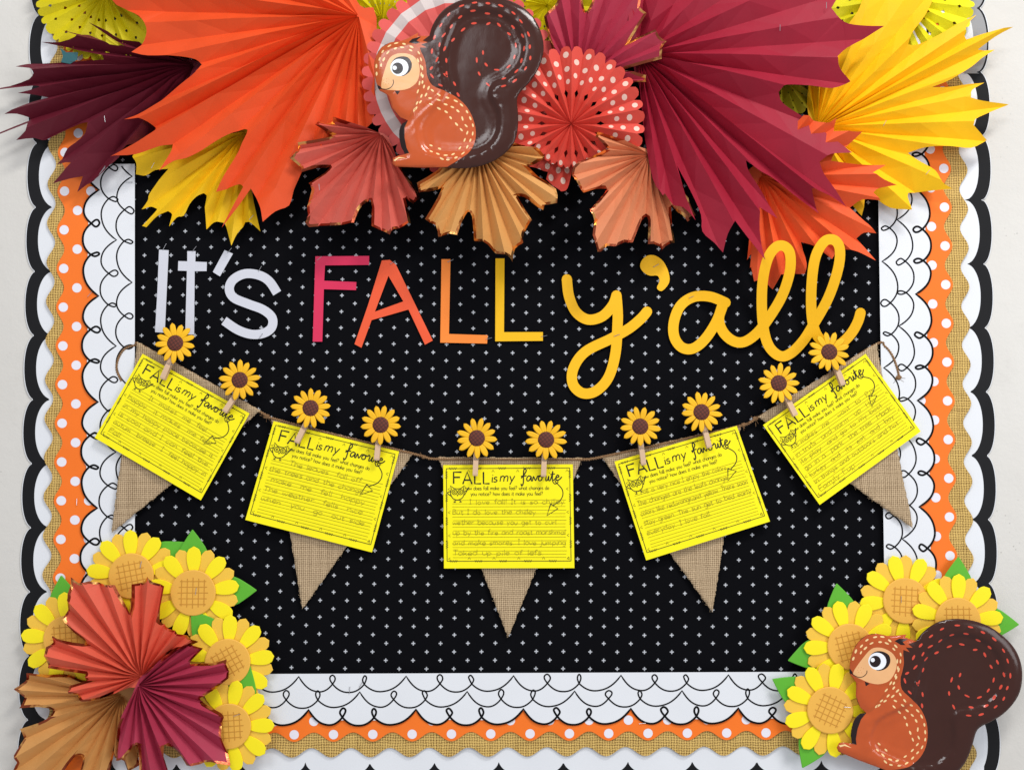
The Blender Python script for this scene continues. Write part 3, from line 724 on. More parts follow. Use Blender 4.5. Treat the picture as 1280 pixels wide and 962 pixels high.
# ------------------------------------------------------------------ foam sunflowers
def local_mesh(name, pts2, h0, thick, bulge=0.0):
    """cutout in a local frame (x right, z up, mm), front towards -y, with a soft rounded edge"""
    n = len(pts2); verts = []; faces = []
    cx = sum(p[0] for p in pts2) / n; cz = sum(p[1] for p in pts2) / n
    rings = [(1.0, 0.0), (1.0, thick * 0.75), (0.965, thick), (0.55, thick + bulge * 0.8)]
    for k, h in rings:
        for x, z_ in pts2: verts.append(((cx + (x - cx) * k) * .001, -(h0 + h) * .001, (cz + (z_ - cz) * k) * .001))
    for r_ in range(len(rings) - 1):
        for i in range(n):
            j = (i + 1) % n; faces.append((r_ * n + i, r_ * n + j, (r_ + 1) * n + j, (r_ + 1) * n + i))
    verts.append((cx * .001, -(h0 + thick + bulge) * .001, cz * .001)); c_ = len(verts) - 1
    L = (len(rings) - 1) * n
    for i in range(n): faces.append((L + i, L + (i + 1) % n, c_))
    faces.append(tuple(range(n - 1, -1, -1)))
    me = bpy.data.meshes.new(name); me.from_pydata(verts, [], faces); me.update()
    # make the front face -y
    if me.polygons[L].normal.y > 0: me.flip_normals()
    return me
def child(name, me, parent, rot=0, loc=(0, 0, 0), m=None):
    o = bpy.data.objects.new(name, me); link(o, parent); o.rotation_euler = (0, rot, 0); o.location = loc
    if m and not me.materials: me.materials.append(m)
    return o
def ellip_petal(r0, r1, w_, root_w=0.45, n=10, tip=0.9):
    L = []; Rr = []
    for k in range(n + 1):
        u = k / n; x = r0 + (r1 - r0) * u
        ww = w_ / 2 * (root_w + (1 - root_w) * math.sin(min(1, u / 0.62) * PI / 2)) * (math.sqrt(max(0, 1 - max(0, (u - 0.62) / 0.38) ** 2.3)))
        L.append((x, ww)); Rr.append((x, -ww))
    return L[:-1] + [(r1, 0)] + Rr[:-1][::-1]
pm = local_mesh('sunflower_petal_bright', ellip_petal(22, 56, 17.5), 0, 1.3, 0.1); pm.materials.append(M['petal'])
pm2 = local_mesh('sunflower_petal_amber', ellip_petal(20, 55, 17), 0, 1.3, 0.1); pm2.materials.append(M['petal2'])
dm = local_mesh('sunflower_disc', circ(0, 0, 27.5, n=40), 0, 1.8, 0.15); dm.materials.append(M['disc'])
lf = [(14, 0), (20, 13), (34, 20), (50, 17), (62, 9), (76, 0), (62, -9), (50, -17), (34, -20), (20, -13)]
lm = local_mesh('sunflower_leaf', cat_rom([(14, 0), (20, 12), (34, 19), (50, 17), (64, 9), (76, 0.5)], 3) + cat_rom([(76, -0.5), (64, -9), (50, -17), (34, -19), (20, -12), (14, 0)], 3)[:-1], 0, 1.4, 0.2); lm.materials.append(M['greenleaf'])
hv = []; hf_ = []
for k in range(-2, 3):
    for vert in (0, 1):
        p = k * 6.9 ; L = 18.5 - abs(k) * 1.3; w_ = 0.5
        q = [(-L, p - w_), (L, p - w_), (L, p + w_), (-L, p + w_)]
        if vert: q = [(b, a) for a, b in q]
        s_ = len(hv); hv += [(a * .001, -(2.12 + 0.06 * vert) * .001, b * .001) for a, b in q]
        hf_.append((s_, s_ + 1, s_ + 2, s_ + 3) if not vert else (s_ + 3, s_ + 2, s_ + 1, s_))
hm = bpy.data.meshes.new('crosshatch'); hm.from_pydata(hv, [], hf_); hm.update(); hm.materials.append(M['hatch'])
stv = []
def staple_mesh():
    """little wire staple, lying along x, 9 mm"""
    verts = []; faces = []; pts = [(-4, -1.0), (-4, 0.5), (4, 0.5), (4, -1.0)]; r_ = 0.32
    for (x, y) in pts:
        for dx, dz in ((0, r_), (r_ * .8, 0), (0, -r_), (-r_ * .8, 0)):
            verts.append(((x + (dx if abs(y) > 0.7 else 0)) * .001, -(y + (dx if abs(y) < .7 else 0)) * .001, dz * .001))
    for k in range(3):
        for i in range(4):
            j = (i + 1) % 4; faces.append((k * 4 + i, k * 4 + j, k * 4 + 4 + j, k * 4 + 4 + i))
    me = bpy.data.meshes.new('staple'); me.from_pydata(verts, [], faces); me.update(); me.materials.append(M['steel']); return me
STM = staple_mesh()
def staple(parent, px, py, h, ang):
    p = P(px, py, h + 0.4)
    return child('staple', STM, parent, -R(ang), tuple(p - Vector(parent.location)))

def sunflower(cx, cy, H, rot, leaves, label, hatch=0, st=None, k=1.0):
    r_ = empty('foam_sunflower', P(cx, cy, H), label, 'sunflower cutout', 'foam sunflower cutouts')
    r_.scale = (k, 1, k)
    for a in leaves: child('leaf', lm, r_, -R(a))
    for i in range(9): child('petal', pm2, r_, -R(rot + 20 + i * 40 + random.uniform(-2, 2)), (0, -0.0016 - 0.0001 * (i % 3), 0))
    for i in range(9): child('petal', pm, r_, -R(rot + i * 40 + random.uniform(-1.5, 1.5)), (0, -0.0034 - 0.0001 * (i % 3), 0))
    child('disc', dm, r_, 0, (0, -0.0054, 0))
    child('crosshatch', hm, r_, -R(hatch), (0, -0.0054, 0))
    if st:
        o = child('staple', STM, r_, -R(st[2]), (st[0] * .001, -0.0082, st[1] * .001))
    return r_
sunflower(166, 719, 9, 94, [32], 'foam sunflower cutout behind the top tips of the coral red leaf', 12, (12, 14, 80))
sunflower(243, 740, 12, 90, [93, 2], 'foam sunflower cutout with two green leaves, upper right of the lower left group', 0, (4, 2, 82))
sunflower(85, 797, 9, 95, [98, -75], 'foam sunflower cutout at the far left, half behind the coral red leaf', 5)
sunflower(286, 826, 17, 88, [128], 'foam sunflower cutout with one green leaf, right of the berry red leaf', 30)
sunflower(287.5, 906, 21, 82, [72], 'lowest foam sunflower cutout of the lower left group', 4, (10, 14, 20), 0.97)
sunflower(1130, 750, 9, 105, [], 'topmost foam sunflower cutout of the lower right group, without leaf', -4, (-6, 2, 88))
sunflower(1195, 774.5, 15, 85, [86, -4], 'foam sunflower cutout directly above the tail of the lower squirrel plate', 0)
sunflower(1061, 807, 15, 103, [100, 193], 'foam sunflower cutout with two green leaves, left behind the head of the lower squirrel plate', 14)
sunflower(1036, 886, 21, 76, [152, 244], 'lowest foam sunflower cutout of the lower right group, left of the squirrel foot', -25, (20, 4, -5))

# ------------------------------------------------------------------ squirrel plates
def plate_geo():
    q = lambda pts: [((x - 235) / 4.0, (y - 340) / 4.0) for x, y in pts]   # local px, eye at the origin
    outl = [(385,178),(402,125),(435,72),(478,32),(543,0),(621,-18),(705,-18),(789,5),(861,43),(913,98),(945,165),(958,235),(948,300),(920,365),(880,420),(840,462),(824,500),(830,580),(826,660),(805,720),(762,768),(700,808),(620,834),(540,841),(450,836),(330,836),(215,831),(200,815),(203,788),(232,776),(262,768),(245,735),(235,690),(235,650),(250,615),(278,600),(240,585),(200,540),(178,475),(137,452),(124,424),(112,380),(108,330),(118,280),(145,235),(190,210),(240,203),(275,190)]
    ear = [(330,162),(326,178)]
    o = cat_rom(q(outl[:26]), 3) + q(outl[26:28]) + cat_rom(q(outl[28:48]), 2) + q(ear)
    return o, q
def dashes(tracks, q, L, w_, gap):
    out = []; rd_ = random.Random(5)
    for tr in tracks:
        pts = cat_rom(q(tr), 8)
        acc = 0
        nxt = 0
        for i in range(1, len(pts)):
            dx, dy = pts[i][0] - pts[i - 1][0], pts[i][1] - pts[i - 1][1]; acc += math.hypot(dx, dy)
            if acc >= nxt:
                out.append(circ(pts[i][0] + rd_.uniform(-.5, .5), pts[i][1] + rd_.uniform(-.5, .5), L / 2 * rd_.uniform(.85, 1.12), w_ / 2 * rd_.uniform(.85, 1.1), 8, math.atan2(dy, dx))); nxt = acc + gap * rd_.uniform(0.85, 1.25)
    return out
PO, q = plate_geo()
body = q([(178,475),(137,452),(124,424),(112,380),(108,330),(118,280),(145,235),(190,210),(240,203),(275,190),(330,162),(326,178),(388,176),(352,205),(378,214),(345,225),(372,240),(338,240)])
body += cat_rom(q([(345,262),(363,300),(371,345),(375,380),(400,428),(460,455),(520,482),(570,528),(603,588),(618,655),(610,715),(578,768),(530,803),(475,834)]), 3)
body += q([(400,836),(330,836),(215,831),(200,815),(203,788),(232,776),(285,766),(272,740),(262,690),(262,640),(278,600),(240,585),(200,540)])
haunch = None
face = cat_rom(q([(152,445),(146,415),(165,345),(187,292),(222,271),(262,268),(302,280),(330,312),(338,360),(325,410),(290,440),(250,452),(200,452)]), 3, True)
head_r = cat_rom(q([(178,470),(125,425),(112,380),(109,330),(119,282),(146,238),(190,213),(240,207),(290,215),(335,245),(358,300),(366,350),(372,400),(350,440),(320,520),(300,580),(285,585),(310,520),(330,440),(300,450),(250,458),(215,458)]), 2, True)
ear_in = q([(282,214),(300,195),(345,182),(322,205),(340,214),(318,222)])
eye_d = cat_rom(q([(195,330),(212,296),(245,284),(280,290),(298,318),(294,350),(272,374),(240,380)]), 3, True)
eye_w = circ(0.4, -0.3, 11.3, 10.8, 22); eye_p = circ(-2.0, 0.8, 7.0, 7.3, 18); eye_h = circ(-5.6, 0.2, 2.7, 2.7, 12)
smile = cat_rom(q([(140,442),(172,447),(196,436),(207,415),(204,400)]), 4)
def band(pts, w_):
    a = np.array(pts); d_ = np.gradient(a, axis=0); d_ /= np.hypot(d_[:, 0], d_[:, 1])[:, None]; n_ = np.stack([-d_[:, 1], d_[:, 0]], 1) * w_ / 2
    return [tuple(p) for p in a + n_] + [tuple(p) for p in (a - n_)[::-1]]
nose = q([(122,420),(140,432),(146,442),(136,446),(126,436)])
chin = q([(212,455),(240,457),(226,476)])
paw = cat_rom(q([(276,602),(262,635),(261,690),(271,738),(283,764)]), 3) + cat_rom(q([(262,764),(245,732),(236,690),(236,652),(250,618)]), 3)
toe = q([(205,800),(232,784),(268,790),(232,792),(214,806)])
leg_line = band(cat_rom(q([(300,600),(312,650),(335,690),(330,720),(290,765)]), 4), 0.9)
tail_d = dashes([[(398,262),(405,205),(430,150),(465,98),(515,48),(580,25),(648,18),(725,28),(790,60),(845,112),(885,185),(888,245),(888,300),(862,355),(820,402),(765,432),(703,440)],
                 [(392,345),(425,300),(442,205),(480,155),(522,100),(597,58),(665,65),(742,78),(810,140),(855,190),(855,262),(840,330),(805,370),(752,392),(697,378)],
                 [(470,375),(472,300),(458,250),(503,195),(553,143),(602,113),(668,118),(708,103),(760,150),(815,205),(812,285),(783,333),(735,348),(686,335),(660,300),(655,240)],
                 [(622,290),(628,352),(660,402),(700,440)], [(465,375),(507,408),(530,468),(574,505)], [(396,380),(430,420),(478,437)]], q, 6.8, 2.7, 14.5)
cream = dashes([[(120,325),(120,370)], [(134,300),(152,260),(190,228),(240,216),(285,232),(325,258),(346,300),(352,350),(352,400),(345,440)],
                [(145,325),(140,370)], [(158,300),(176,268),(205,246),(250,238),(296,256)],
                [(330,300),(343,340),(344,380),(336,430),(322,470)], [(362,430),(345,480),(318,530),(298,575)], [(385,440),(365,480),(335,520),(315,550)],
                [(400,452),(437,478),(487,488),(532,508),(560,535),(584,577),(602,625),(602,670),(583,718),(562,758),(520,790),(470,800),(440,790)],
                [(385,493),(430,500),(458,517),(505,533),(540,562),(556,607),(580,640),(567,682),(545,727),(505,770),(455,778),(420,766),(382,750)],
                [(388,520),(433,540),(472,560),(505,600),(545,645)], [(390,722),(430,738),(468,757)]], q, 5.4, 2.3, 8.6)
freckles = [circ(*q([(x_, y_)])[0], 0.42, n=6) for x_, y_ in ((160,402),(172,396),(184,398),(160,414),(172,410),(182,420),(168,422))]
REC = cat_rom(q([(470,190),(510,105),(600,52),(720,52),(820,115),(868,220),(845,330),(775,405),(715,435),(702,480),(740,560),(738,660),(690,735),(600,775),(470,782),(375,765),(335,710),(330,630),(375,560),(440,500),(465,440),(450,350),(450,260)]), 3, True)
def squirrel_plate(label, ex, ey, H, rot):
    cr, sr = math.cos(R(rot)), math.sin(R(rot))
    Rt = lambda pl: [(ex + x * cr - y * sr, ey + x * sr + y * cr) for x, y in pl]
    outline = Rt(PO); rec = Rt(REC)
    ring_d = lambda X, Y: edge_dist([outline], X, Y)
    gx_, gy_ = [], []
    xs = [p[0] for p in outline]; ys = [p[1] for p in outline]
    pts = []
    X, Y = np.meshgrid(np.arange(min(xs), max(xs), 2.7), np.arange(min(ys), max(ys), 2.7))
    X = X.ravel() + np.random.RandomState(3).uniform(-.5, .5, X.size); Y = Y.ravel() + np.random.RandomState(4).uniform(-.5, .5, Y.size)
    ins = inside([outline], X, Y); X, Y = X[ins], Y[ins]
    dd = ring_d(X, Y); k = dd > 1.2
    pts = list(zip(X[k], Y[k]))
    cx, cy = ex + (70 * cr - 20 * sr), ey + (70 * sr + 20 * cr)
    def hfun(X, Y):
        d_ = ring_d(X, Y)
        a = np.arctan2(Y - cy, X - cx)
        ins_ = inside([rec], X, Y); rd = edge_dist([rec], X, Y) * np.where(ins_, 1, -1)
        sm = np.clip((rd + 1.5) / 8.5, 0, 1); sm = sm * sm * (3 - 2 * sm)
        flute = 0.38 * np.sin(a * 40) * np.exp(-((rd + 2) / 4.0) ** 2) * (np.sin(a * 5 + 1) > -0.3)
        lip = -2.4 * np.clip(1 - d_ / 9.0, 0, 1) ** 1.6
        step = 0.9 / (1 + np.exp((rd - 14) / 1.2))
        return H + 3.8 * (1 - sm) + step + lip + flute + 0.012 * (X - ex)
    rg = [('plate_tail', M['pl_tail'], None)]
    for nm, m_, pl in (('body_print', M['pl_body'], [body]), ('head_print', M['pl_head'], [head_r]), ('face_print', M['pl_face'], [face]), ('ear_print', M['pl_dark'], [ear_in]),
                       ('eye_surround', M['pl_dark'], [eye_d]), ('eye_white', M['pl_white'], [eye_w]), ('pupil', M['pl_dark'], [eye_p]), ('eye_glint', M['pl_white'], [eye_h]),
                       ('nose_print', M['pl_dark'], [nose]), ('smile_print', M['pl_dark'], [band(smile, 1.0)]), ('chin_print', M['pl_dark'], [chin]), ('paw_print', M['pl_dark'], [paw]), ('toe_print', M['pl_cream'], [toe]),
                       ('tail_dashes', M['pl_red'], tail_d), ('fur_dashes', M['pl_cream'], cream), ('freckles', M['pl_head'], freckles)):
        rg.append((nm, m_, [Rt(p_) for p_ in pl]))
    root = empty('squirrel_plate', P(cx, cy, H), label, 'paper plate', 'squirrel shaped paper plates')
    sheet(root, outline, hfun, H + 4, rg, pts=pts, thick=0.5, smooth=True)
squirrel_plate('glossy squirrel-shaped paper plate in the upper middle, in front of the pink rosette', 499, 85, 72, 0)
squirrel_plate('glossy squirrel-shaped paper plate at the lower right, in front of the sunflowers', 1096, 826, 34, 20.3)

# ------------------------------------------------------------------ cut-out letters
def letter(name, label, outline, mat, holes=(), h=4.6, staples=(), group='cut paper letters', test=None, loops=None):
    cx = sum(p[0] for p in outline) / len(outline); cy = sum(p[1] for p in outline) / len(outline)
    root = empty(name, P(cx, cy, h), label, 'paper letter', group)
    sheet(root, outline, lambda X, Y: h + 0.5 * np.sin(X * 0.05) + 0.4 * np.sin(Y * 0.06 + X * .02), h, [('cutout', mat, None)], holes=holes, thick=0.45, test=test)
    for (x_, y_, a_) in staples: staple(root, x_, y_, h, a_)
q2 = lambda pts: [(160 + x / 2.667, 280 + y / 2.667) for x, y in pts]
q3 = lambda pts: [(640 + x / 2.667, 280 + y / 2.667) for x, y in pts]
def stroke_loop(center, w_, n_end=6):
    a = np.array(center); d_ = np.gradient(a, axis=0); d_ /= np.hypot(d_[:, 0], d_[:, 1])[:, None]; n_ = np.stack([-d_[:, 1], d_[:, 0]], 1) * w_ / 2
    return [tuple(p) for p in a + n_] + [tuple(p) for p in (a - n_)[::-1]]
letter('letter_i', 'white paper capital letter I at the start of the heading', q2([(103,85),(135,87),(129,220),(122,362),(90,360),(98,220)]), M['lwhite'], staples=[(206, 308, 62)])
letter('letter_t', 'white paper letter t between the I and the white apostrophe', q2([(197,90),(225,90),(224,125),(263,127),(262,157),(222,157),(220,368),(190,368),(196,156),(166,155),(167,123),(197,124)]), M['lwhite'], staples=[(243, 311, 55)])
letter('apostrophe', 'straight white paper apostrophe between t and s', q2([(322,87),(350,99),(307,175),(283,160)]), M['lwhite'], staples=[(287, 313, 50)])
sc_ = cat_rom(q2([(497,230),(470,190),(435,170),(390,166),(352,185),(338,215),(352,245),(400,266),(450,285),(480,312),(478,345),(450,364),(410,367),(365,352),(320,322)]), 5)
letter('letter_s', 'curved white paper letter S beside the white apostrophe', stroke_loop(sc_, 11.4), M['lwhite'], staples=[(325, 336, 60), (326, 420, 55)])
letter('letter_f', 'pink red paper letter F beginning the word FALL', q2([(625,108),(804,106),(803,136),(657,138),(654,189),(761,193),(760,220),(653,217),(648,392),(616,392)]), M['lpink'], staples=[(399, 323, 40)])
letter('letter_a', 'coral orange paper letter A with a crossbar, in FALL', q2([(846,121),(872,119),(893,135),(1016,388),(990,402),(935,285),(812,320),(778,412),(755,400),(800,270)]), M['lcoral'], holes=[q2([(868,172),(918,258),(823,292)])], staples=[(491, 328, 35)])
letter('letter_l', 'light orange paper letter L, third letter of FALL', q2([(1045,117),(1075,117),(1070,366),(1199,370),(1197,398),(1041,395)]), M['lorange'], staples=[(563, 326, 25), (611, 423, 15)])
letter('letter_l', 'amber yellow paper letter L, last letter of FALL', [(619.4,323),(630.6,323),(630,415),(678.6,415),(678.6,426),(619,426.5)], M['lyellow'], staples=[(680, 420, 12)])
def script(name, label, strokes, w_, mat, staples, raise_=0.0):
    st = [np.array(s_) for s_ in strokes]
    loops = []
    for s_ in st:
        lp = stroke_loop(s_, w_)
        d0 = math.atan2(s_[0][1] - s_[1][1], s_[0][0] - s_[1][0]); d1 = math.atan2(s_[-1][1] - s_[-2][1], s_[-1][0] - s_[-2][0])
        n_ = len(s_)
        cap1 = [(s_[-1][0] + w_ / 2 * math.cos(d1 + a), s_[-1][1] + w_ / 2 * math.sin(d1 + a)) for a in np.linspace(PI / 2, -PI / 2, 7)[1:-1]]
        cap0 = [(s_[0][0] + w_ / 2 * math.cos(d0 + a), s_[0][1] + w_ / 2 * math.sin(d0 + a)) for a in np.linspace(PI / 2, -PI / 2, 7)[1:-1]]
        loops.append(lp[:n_] + cap1 + lp[n_:] + cap0)
    def test(X, Y):
        d_ = np.full(len(X), 1e9)
        for s_ in st:
            for (x0, y0), (x1, y1) in zip(s_[:-1], s_[1:]):
                vx, vy = x1 - x0, y1 - y0; L = vx * vx + vy * vy + 1e-12; t = np.clip(((X - x0) * vx + (Y - y0) * vy) / L, 0, 1)
                d_ = np.minimum(d_, np.hypot(X - x0 - t * vx, Y - y0 - t * vy))
        return d_ < w_ / 2 - 0.02
    h = 6.0
    cx, cy = np.mean(np.concatenate(st), 0)
    root = empty(name, P(cx, cy, h), label, 'paper letter', 'cut paper letters')
    allp = np.concatenate(st)
    V, Tt = cdt(loops)
    sheet(root, loops[0], lambda X, Y: h + 0.6 * np.sin(X * 0.05) + raise_ * (lambda q: q * q * (3 - 2 * q))(np.clip((455 - Y) / 170, 0, 1)) * np.clip((X - 860) / 80, 0, 1), None if raise_ else h, [('cutout', mat, None)], segs=[l + [l[0]] for l in loops[1:]], thick=0.6, test=test)
    for (x_, y_, a_) in staples: staple(root, x_, y_, h + 0.3, a_)
y1 = cat_rom(q3([(183,184),(190,240),(213,292),(253,318),(300,308),(335,272),(348,240)]), 6)
y2 = cat_rom(q3([(348,238),(352,290),(352,330),(345,430),(322,510),(280,556),(235,563),(203,532),(205,480),(245,425),(330,382),(390,348),(430,315),(450,292)]), 7)
script('letter_y', 'golden yellow script letter y with a looped tail', [y1, y2], 12.9, M['lscript'], [(771, 419, 20)])
ap = cat_rom(q3([(427,140),(435,118),(455,104),(480,106),(505,125),(522,160),(524,195),(500,223),(483,213),(492,190),(485,172),(460,172),(438,160)]), 3, True)
letter('apostrophe', 'golden yellow comma-shaped apostrophe above the script y', ap, M['lscript'], h=6, staples=[(820, 332, 30)])
a1 = cat_rom(q3([(712,262),(660,242),(605,243),(562,272),(540,325),(541,375),(565,410),(602,415),(642,385),(680,328),(704,268)]), 6)
a2 = cat_rom(q3([(704,264),(690,315),(703,358),(735,388),(772,393),(815,365),(855,315),(900,240),(926,160),(927,100),(908,74),(880,77),(853,115),(836,190),(833,280),(841,360),(860,412),(895,440),(930,430),(970,390),(1005,335),(1055,245),(1087,150),(1093,85),(1075,54),(1042,58),(1012,110),(999,200),(999,300),(1014,365),(1050,402),(1090,402),(1128,368),(1152,328),(1162,296)]), 6)
script('letters_all', 'golden yellow joined script word all, one cut-out under the sunflower clip', [a1, a2], 12.9, M['lscript'], [(865, 371, 22), (1028, 381, 20)], 36.0)

# wire staples that pin leaves and border strips
def pin(label_part, pts):
    for o in list(COL.objects):
        if o.get('label', '').startswith(label_part):
            for (x_, y_, h_, a_) in pts: staple(o, x_, y_, h_, a_)
pin('dark maroon accordion', [(131, 149, 34, 100)])
pin('small coral fan', [(399, 234, 57, 95)])
pin('huge crimson', [(1033, 7, 58, 88), (975, 35, 55, 88)])
pin('large golden yellow', [(1106, 154, 33, 60), (1160, 215, 36, 50)])
pin('yellow accordion', [(191, 207, 25, 62), (314, 272, 25, 50)])
pin('wavy orange border strip with white polka dots, along the left', [(112, 368, 7.5, 50), (96, 627, 7.5, 90)])
pin('white border strip with black looping scallop doodles, along the left', [(161.5, 228, 9, 2)])
pin('white border strip with black looping scallop doodles, along the bottom', [(451, 855, 9, 60), (437, 862, 9, 88)])
pin('wavy orange border strip with white polka dots, along the bottom', [(803, 903.5, 7.5, 4)])

# ------------------------------------------------------------------ twine
def twine_tube(path, rad, pitch=0.006, tag_=None):
    """two strands twisted round each other"""
    out_v, out_f = [], []
    pts = [Vector(p) for p in path]
    L = [0]
    for i in range(1, len(pts)): L.append(L[-1] + (pts[i] - pts[i - 1]).length)
    n = max(4, int(L[-1] / 0.0016)); S = []
    for k in range(n + 1):
        s_ = L[-1] * k / n
        i = max(0, min(len(pts) - 2, int(np.searchsorted(L, s_) - 1))); u = (s_ - L[i]) / max(1e-9, L[i + 1] - L[i])
        S.append(pts[i].lerp(pts[i + 1], u))
    for ph in (0, PI):
        b = len(out_v)
        for k, p in enumerate(S):
            t = (S[min(n, k + 1)] - S[max(0, k - 1)]).normalized(); a = t.cross(Vector((0, 1, 0))).normalized(); c_ = t.cross(a)
            th = ph + 2 * PI * (L[-1] * k / n) / pitch
            q_ = p + (a * math.cos(th) + c_ * math.sin(th)) * rad * 0.55
            for j in range(6):
                out_v.append(q_ + (a * math.cos(j * PI / 3) + c_ * math.sin(j * PI / 3)) * rad * (0.62 + 0.06 * random.random()))
        for k in range(n):
            for j in range(6):
                j2 = (j + 1) % 6; out_f.append((b + k * 6 + j, b + k * 6 + j2, b + k * 6 + 6 + j2, b + k * 6 + 6 + j))
    return out_v, out_f
def px_path(pts, n=8): return [P(x, y, 8.0) for x, y in cat_rom(pts, n)]
TW = [(152,476),(146,462),(148,448),(156,436),(170,431),(176,431),(250,472),(326,515),(333,519),(340,522.5),(430,546),(517,567),(532,571),(547,573.5),(635,574),(728,574),(740,573),(752,571),(840,552),(926,532),(937,528),(947,522),(1020,478),(1094,431),(1106,433),(1115,444),(1121,459),(1124,472)]
tv, tf = twine_tube(px_path(TW), 0.0017)
kn = bpy.data.objects
root = empty('jute_twine', P(640, 574, 8), 'brown jute twine strung through the burlap pennants', 'twine')
mesh_obj('cord', tv, tf, M['twine'], root, smooth=True)
def knot(px, py, r_, nfib, seed):
    rnd = random.Random(seed); v, f = [], []
    for q_ in range(3):
        c_ = [P(px + r_ * math.cos(a + q_) * (1 + .2 * q_), py + r_ * 0.7 * math.sin(a), 8 + 1.2 * math.sin(2 * a + q_)) for a in np.linspace(0, 2 * PI, 12)]
        a, b = twine_tube(c_, 0.0012); s_ = len(v); v += a; f += [tuple(i + s_ for i in t) for t in b]
    for _ in range(nfib):
        a = rnd.uniform(0, 2 * PI); L = rnd.uniform(3, 9); s_ = len(v)
        p0, p1 = P(px, py, 8.5), P(px + L * math.cos(a), py + L * math.sin(a) + 1, 8 + rnd.uniform(-1, 2))
        for p in (p0, p1):
            for j in range(3): v.append(p + Vector((math.cos(j * 2.1), 0.3, math.sin(j * 2.1))) * 0.00022)
        f += [(s_, s_ + 1, s_ + 4, s_ + 3), (s_ + 1, s_ + 2, s_ + 5, s_ + 4), (s_ + 2, s_, s_ + 3, s_ + 5)]
    mesh_obj('knot', v, f, M['twine'], root, smooth=True)
knot(333, 520, 2.4, 8, 1); knot(1123, 472, 2.6, 10, 2); knot(944, 523, 2.4, 6, 3); knot(929, 531, 2.2, 7, 4); knot(530, 571, 1.6, 4, 5)

# ------------------------------------------------------------------ burlap pennants
PEN = [((172,427),(326,513),(140,666),'leftmost burlap pennant overlapping the white doodle trim'),
       ((339,522),(517,566),(378,761),'second burlap pennant from the left, under the card about leaves'),
       ((547.5,571),(728,572),(635,796),'middle burlap pennant hanging straight down'),
       ((751.5,570),(926,531),(890,765),'burlap pennant right of the middle one, behind the card about changing leaves'),
       ((947,521),(1095,429),(1140,660),'rightmost burlap pennant overlapping the doodle trim')]
for i, (a, b, c_, lb) in enumerate(PEN):
    rnd = random.Random(40 + i)
    ol = []
    for (p, q_) in ((a, b), (b, c_), (c_, a)):
        L = math.hypot(q_[0] - p[0], q_[1] - p[1]); n = int(L / 2.6)
        nx_, ny_ = -(q_[1] - p[1]) / L, (q_[0] - p[0]) / L
        for k in range(n):
            u = k / n; j = rnd.uniform(-0.7, 0.7); 
            ol.append((p[0] + (q_[0] - p[0]) * u + nx_ * j, p[1] + (q_[1] - p[1]) * u + ny_ * j))
    ux, uy = b[0] - a[0], b[1] - a[1]; L = math.hypot(ux, uy); ux /= L; uy /= L
    H0 = 10.2 if i in (0, 4) else 6.2
    def hp(X, Y, a=a, ux=ux, uy=uy, i=i, H0=H0):
        dn = -(X - a[0]) * uy + (Y - a[1]) * ux     # distance below the top edge
        du = (X - a[0]) * ux + (Y - a[1]) * uy
        return H0 + 2.4 * np.exp(-((dn - 2.5) / 4.0) ** 2) - 0.5 * np.exp(-((dn - 9) / 1.5) ** 2) + 1.5 * np.sin(du * 0.035 + i) * np.clip(dn / 150, 0, 1) + 2.5 * np.clip(dn / 200, 0, 1)
    xs = np.arange(100, 1180, 5.0); X, Y = np.meshgrid(np.arange(min(a[0], c_[0]), max(b[0], c_[0]), 5), np.arange(min(a[1], b[1]), c_[1], 5)); X = X.ravel(); Y = Y.ravel()
    k = inside([ol], X, Y); k[k] = edge_dist([ol], X[k], Y[k]) > 1.0
    root_p = empty('burlap_pennant', P(*a, H0), lb, 'pennant', 'burlap pennants on the twine')
    sheet(root_p, ol, hp, H0, [('burlap_cloth', M['burlap'], None)], pts=list(zip(X[k], Y[k])), thick=0.9, smooth=True)
    # frayed threads along the raw sides
    v, f = [], []
    for (p, q_) in ((b, c_), (c_, a)):
        for _ in range(34):
            u = rnd.random(); x_ = p[0] + (q_[0] - p[0]) * u; y_ = p[1] + (q_[1] - p[1]) * u; an = math.atan2(q_[1] - p[1], q_[0] - p[0]) + rnd.uniform(-0.9, 0.9) + (0 if rnd.random() < .5 else PI); Ln = rnd.uniform(1.5, 4.0)
            s_ = len(v); hh = float(hp(np.array([x_]), np.array([y_]))[0]) - 0.3
            for (xx, yy) in ((x_, y_), (x_ + Ln * math.cos(an), y_ + Ln * math.sin(an))):
                for jx, jy, jh in ((0, 0.22, 0), (0.2, -0.15, 0), (0, 0, 0.25)): v.append(P(xx + jx, yy + jy, hh + jh))
            f += [(s_, s_ + 1, s_ + 4, s_ + 3), (s_ + 1, s_ + 2, s_ + 5, s_ + 4), (s_ + 2, s_, s_ + 3, s_ + 5)]
    o = mesh_obj('frayed_threads', v, f, M['burlap'], root_p); o['kind'] = 'stuff'

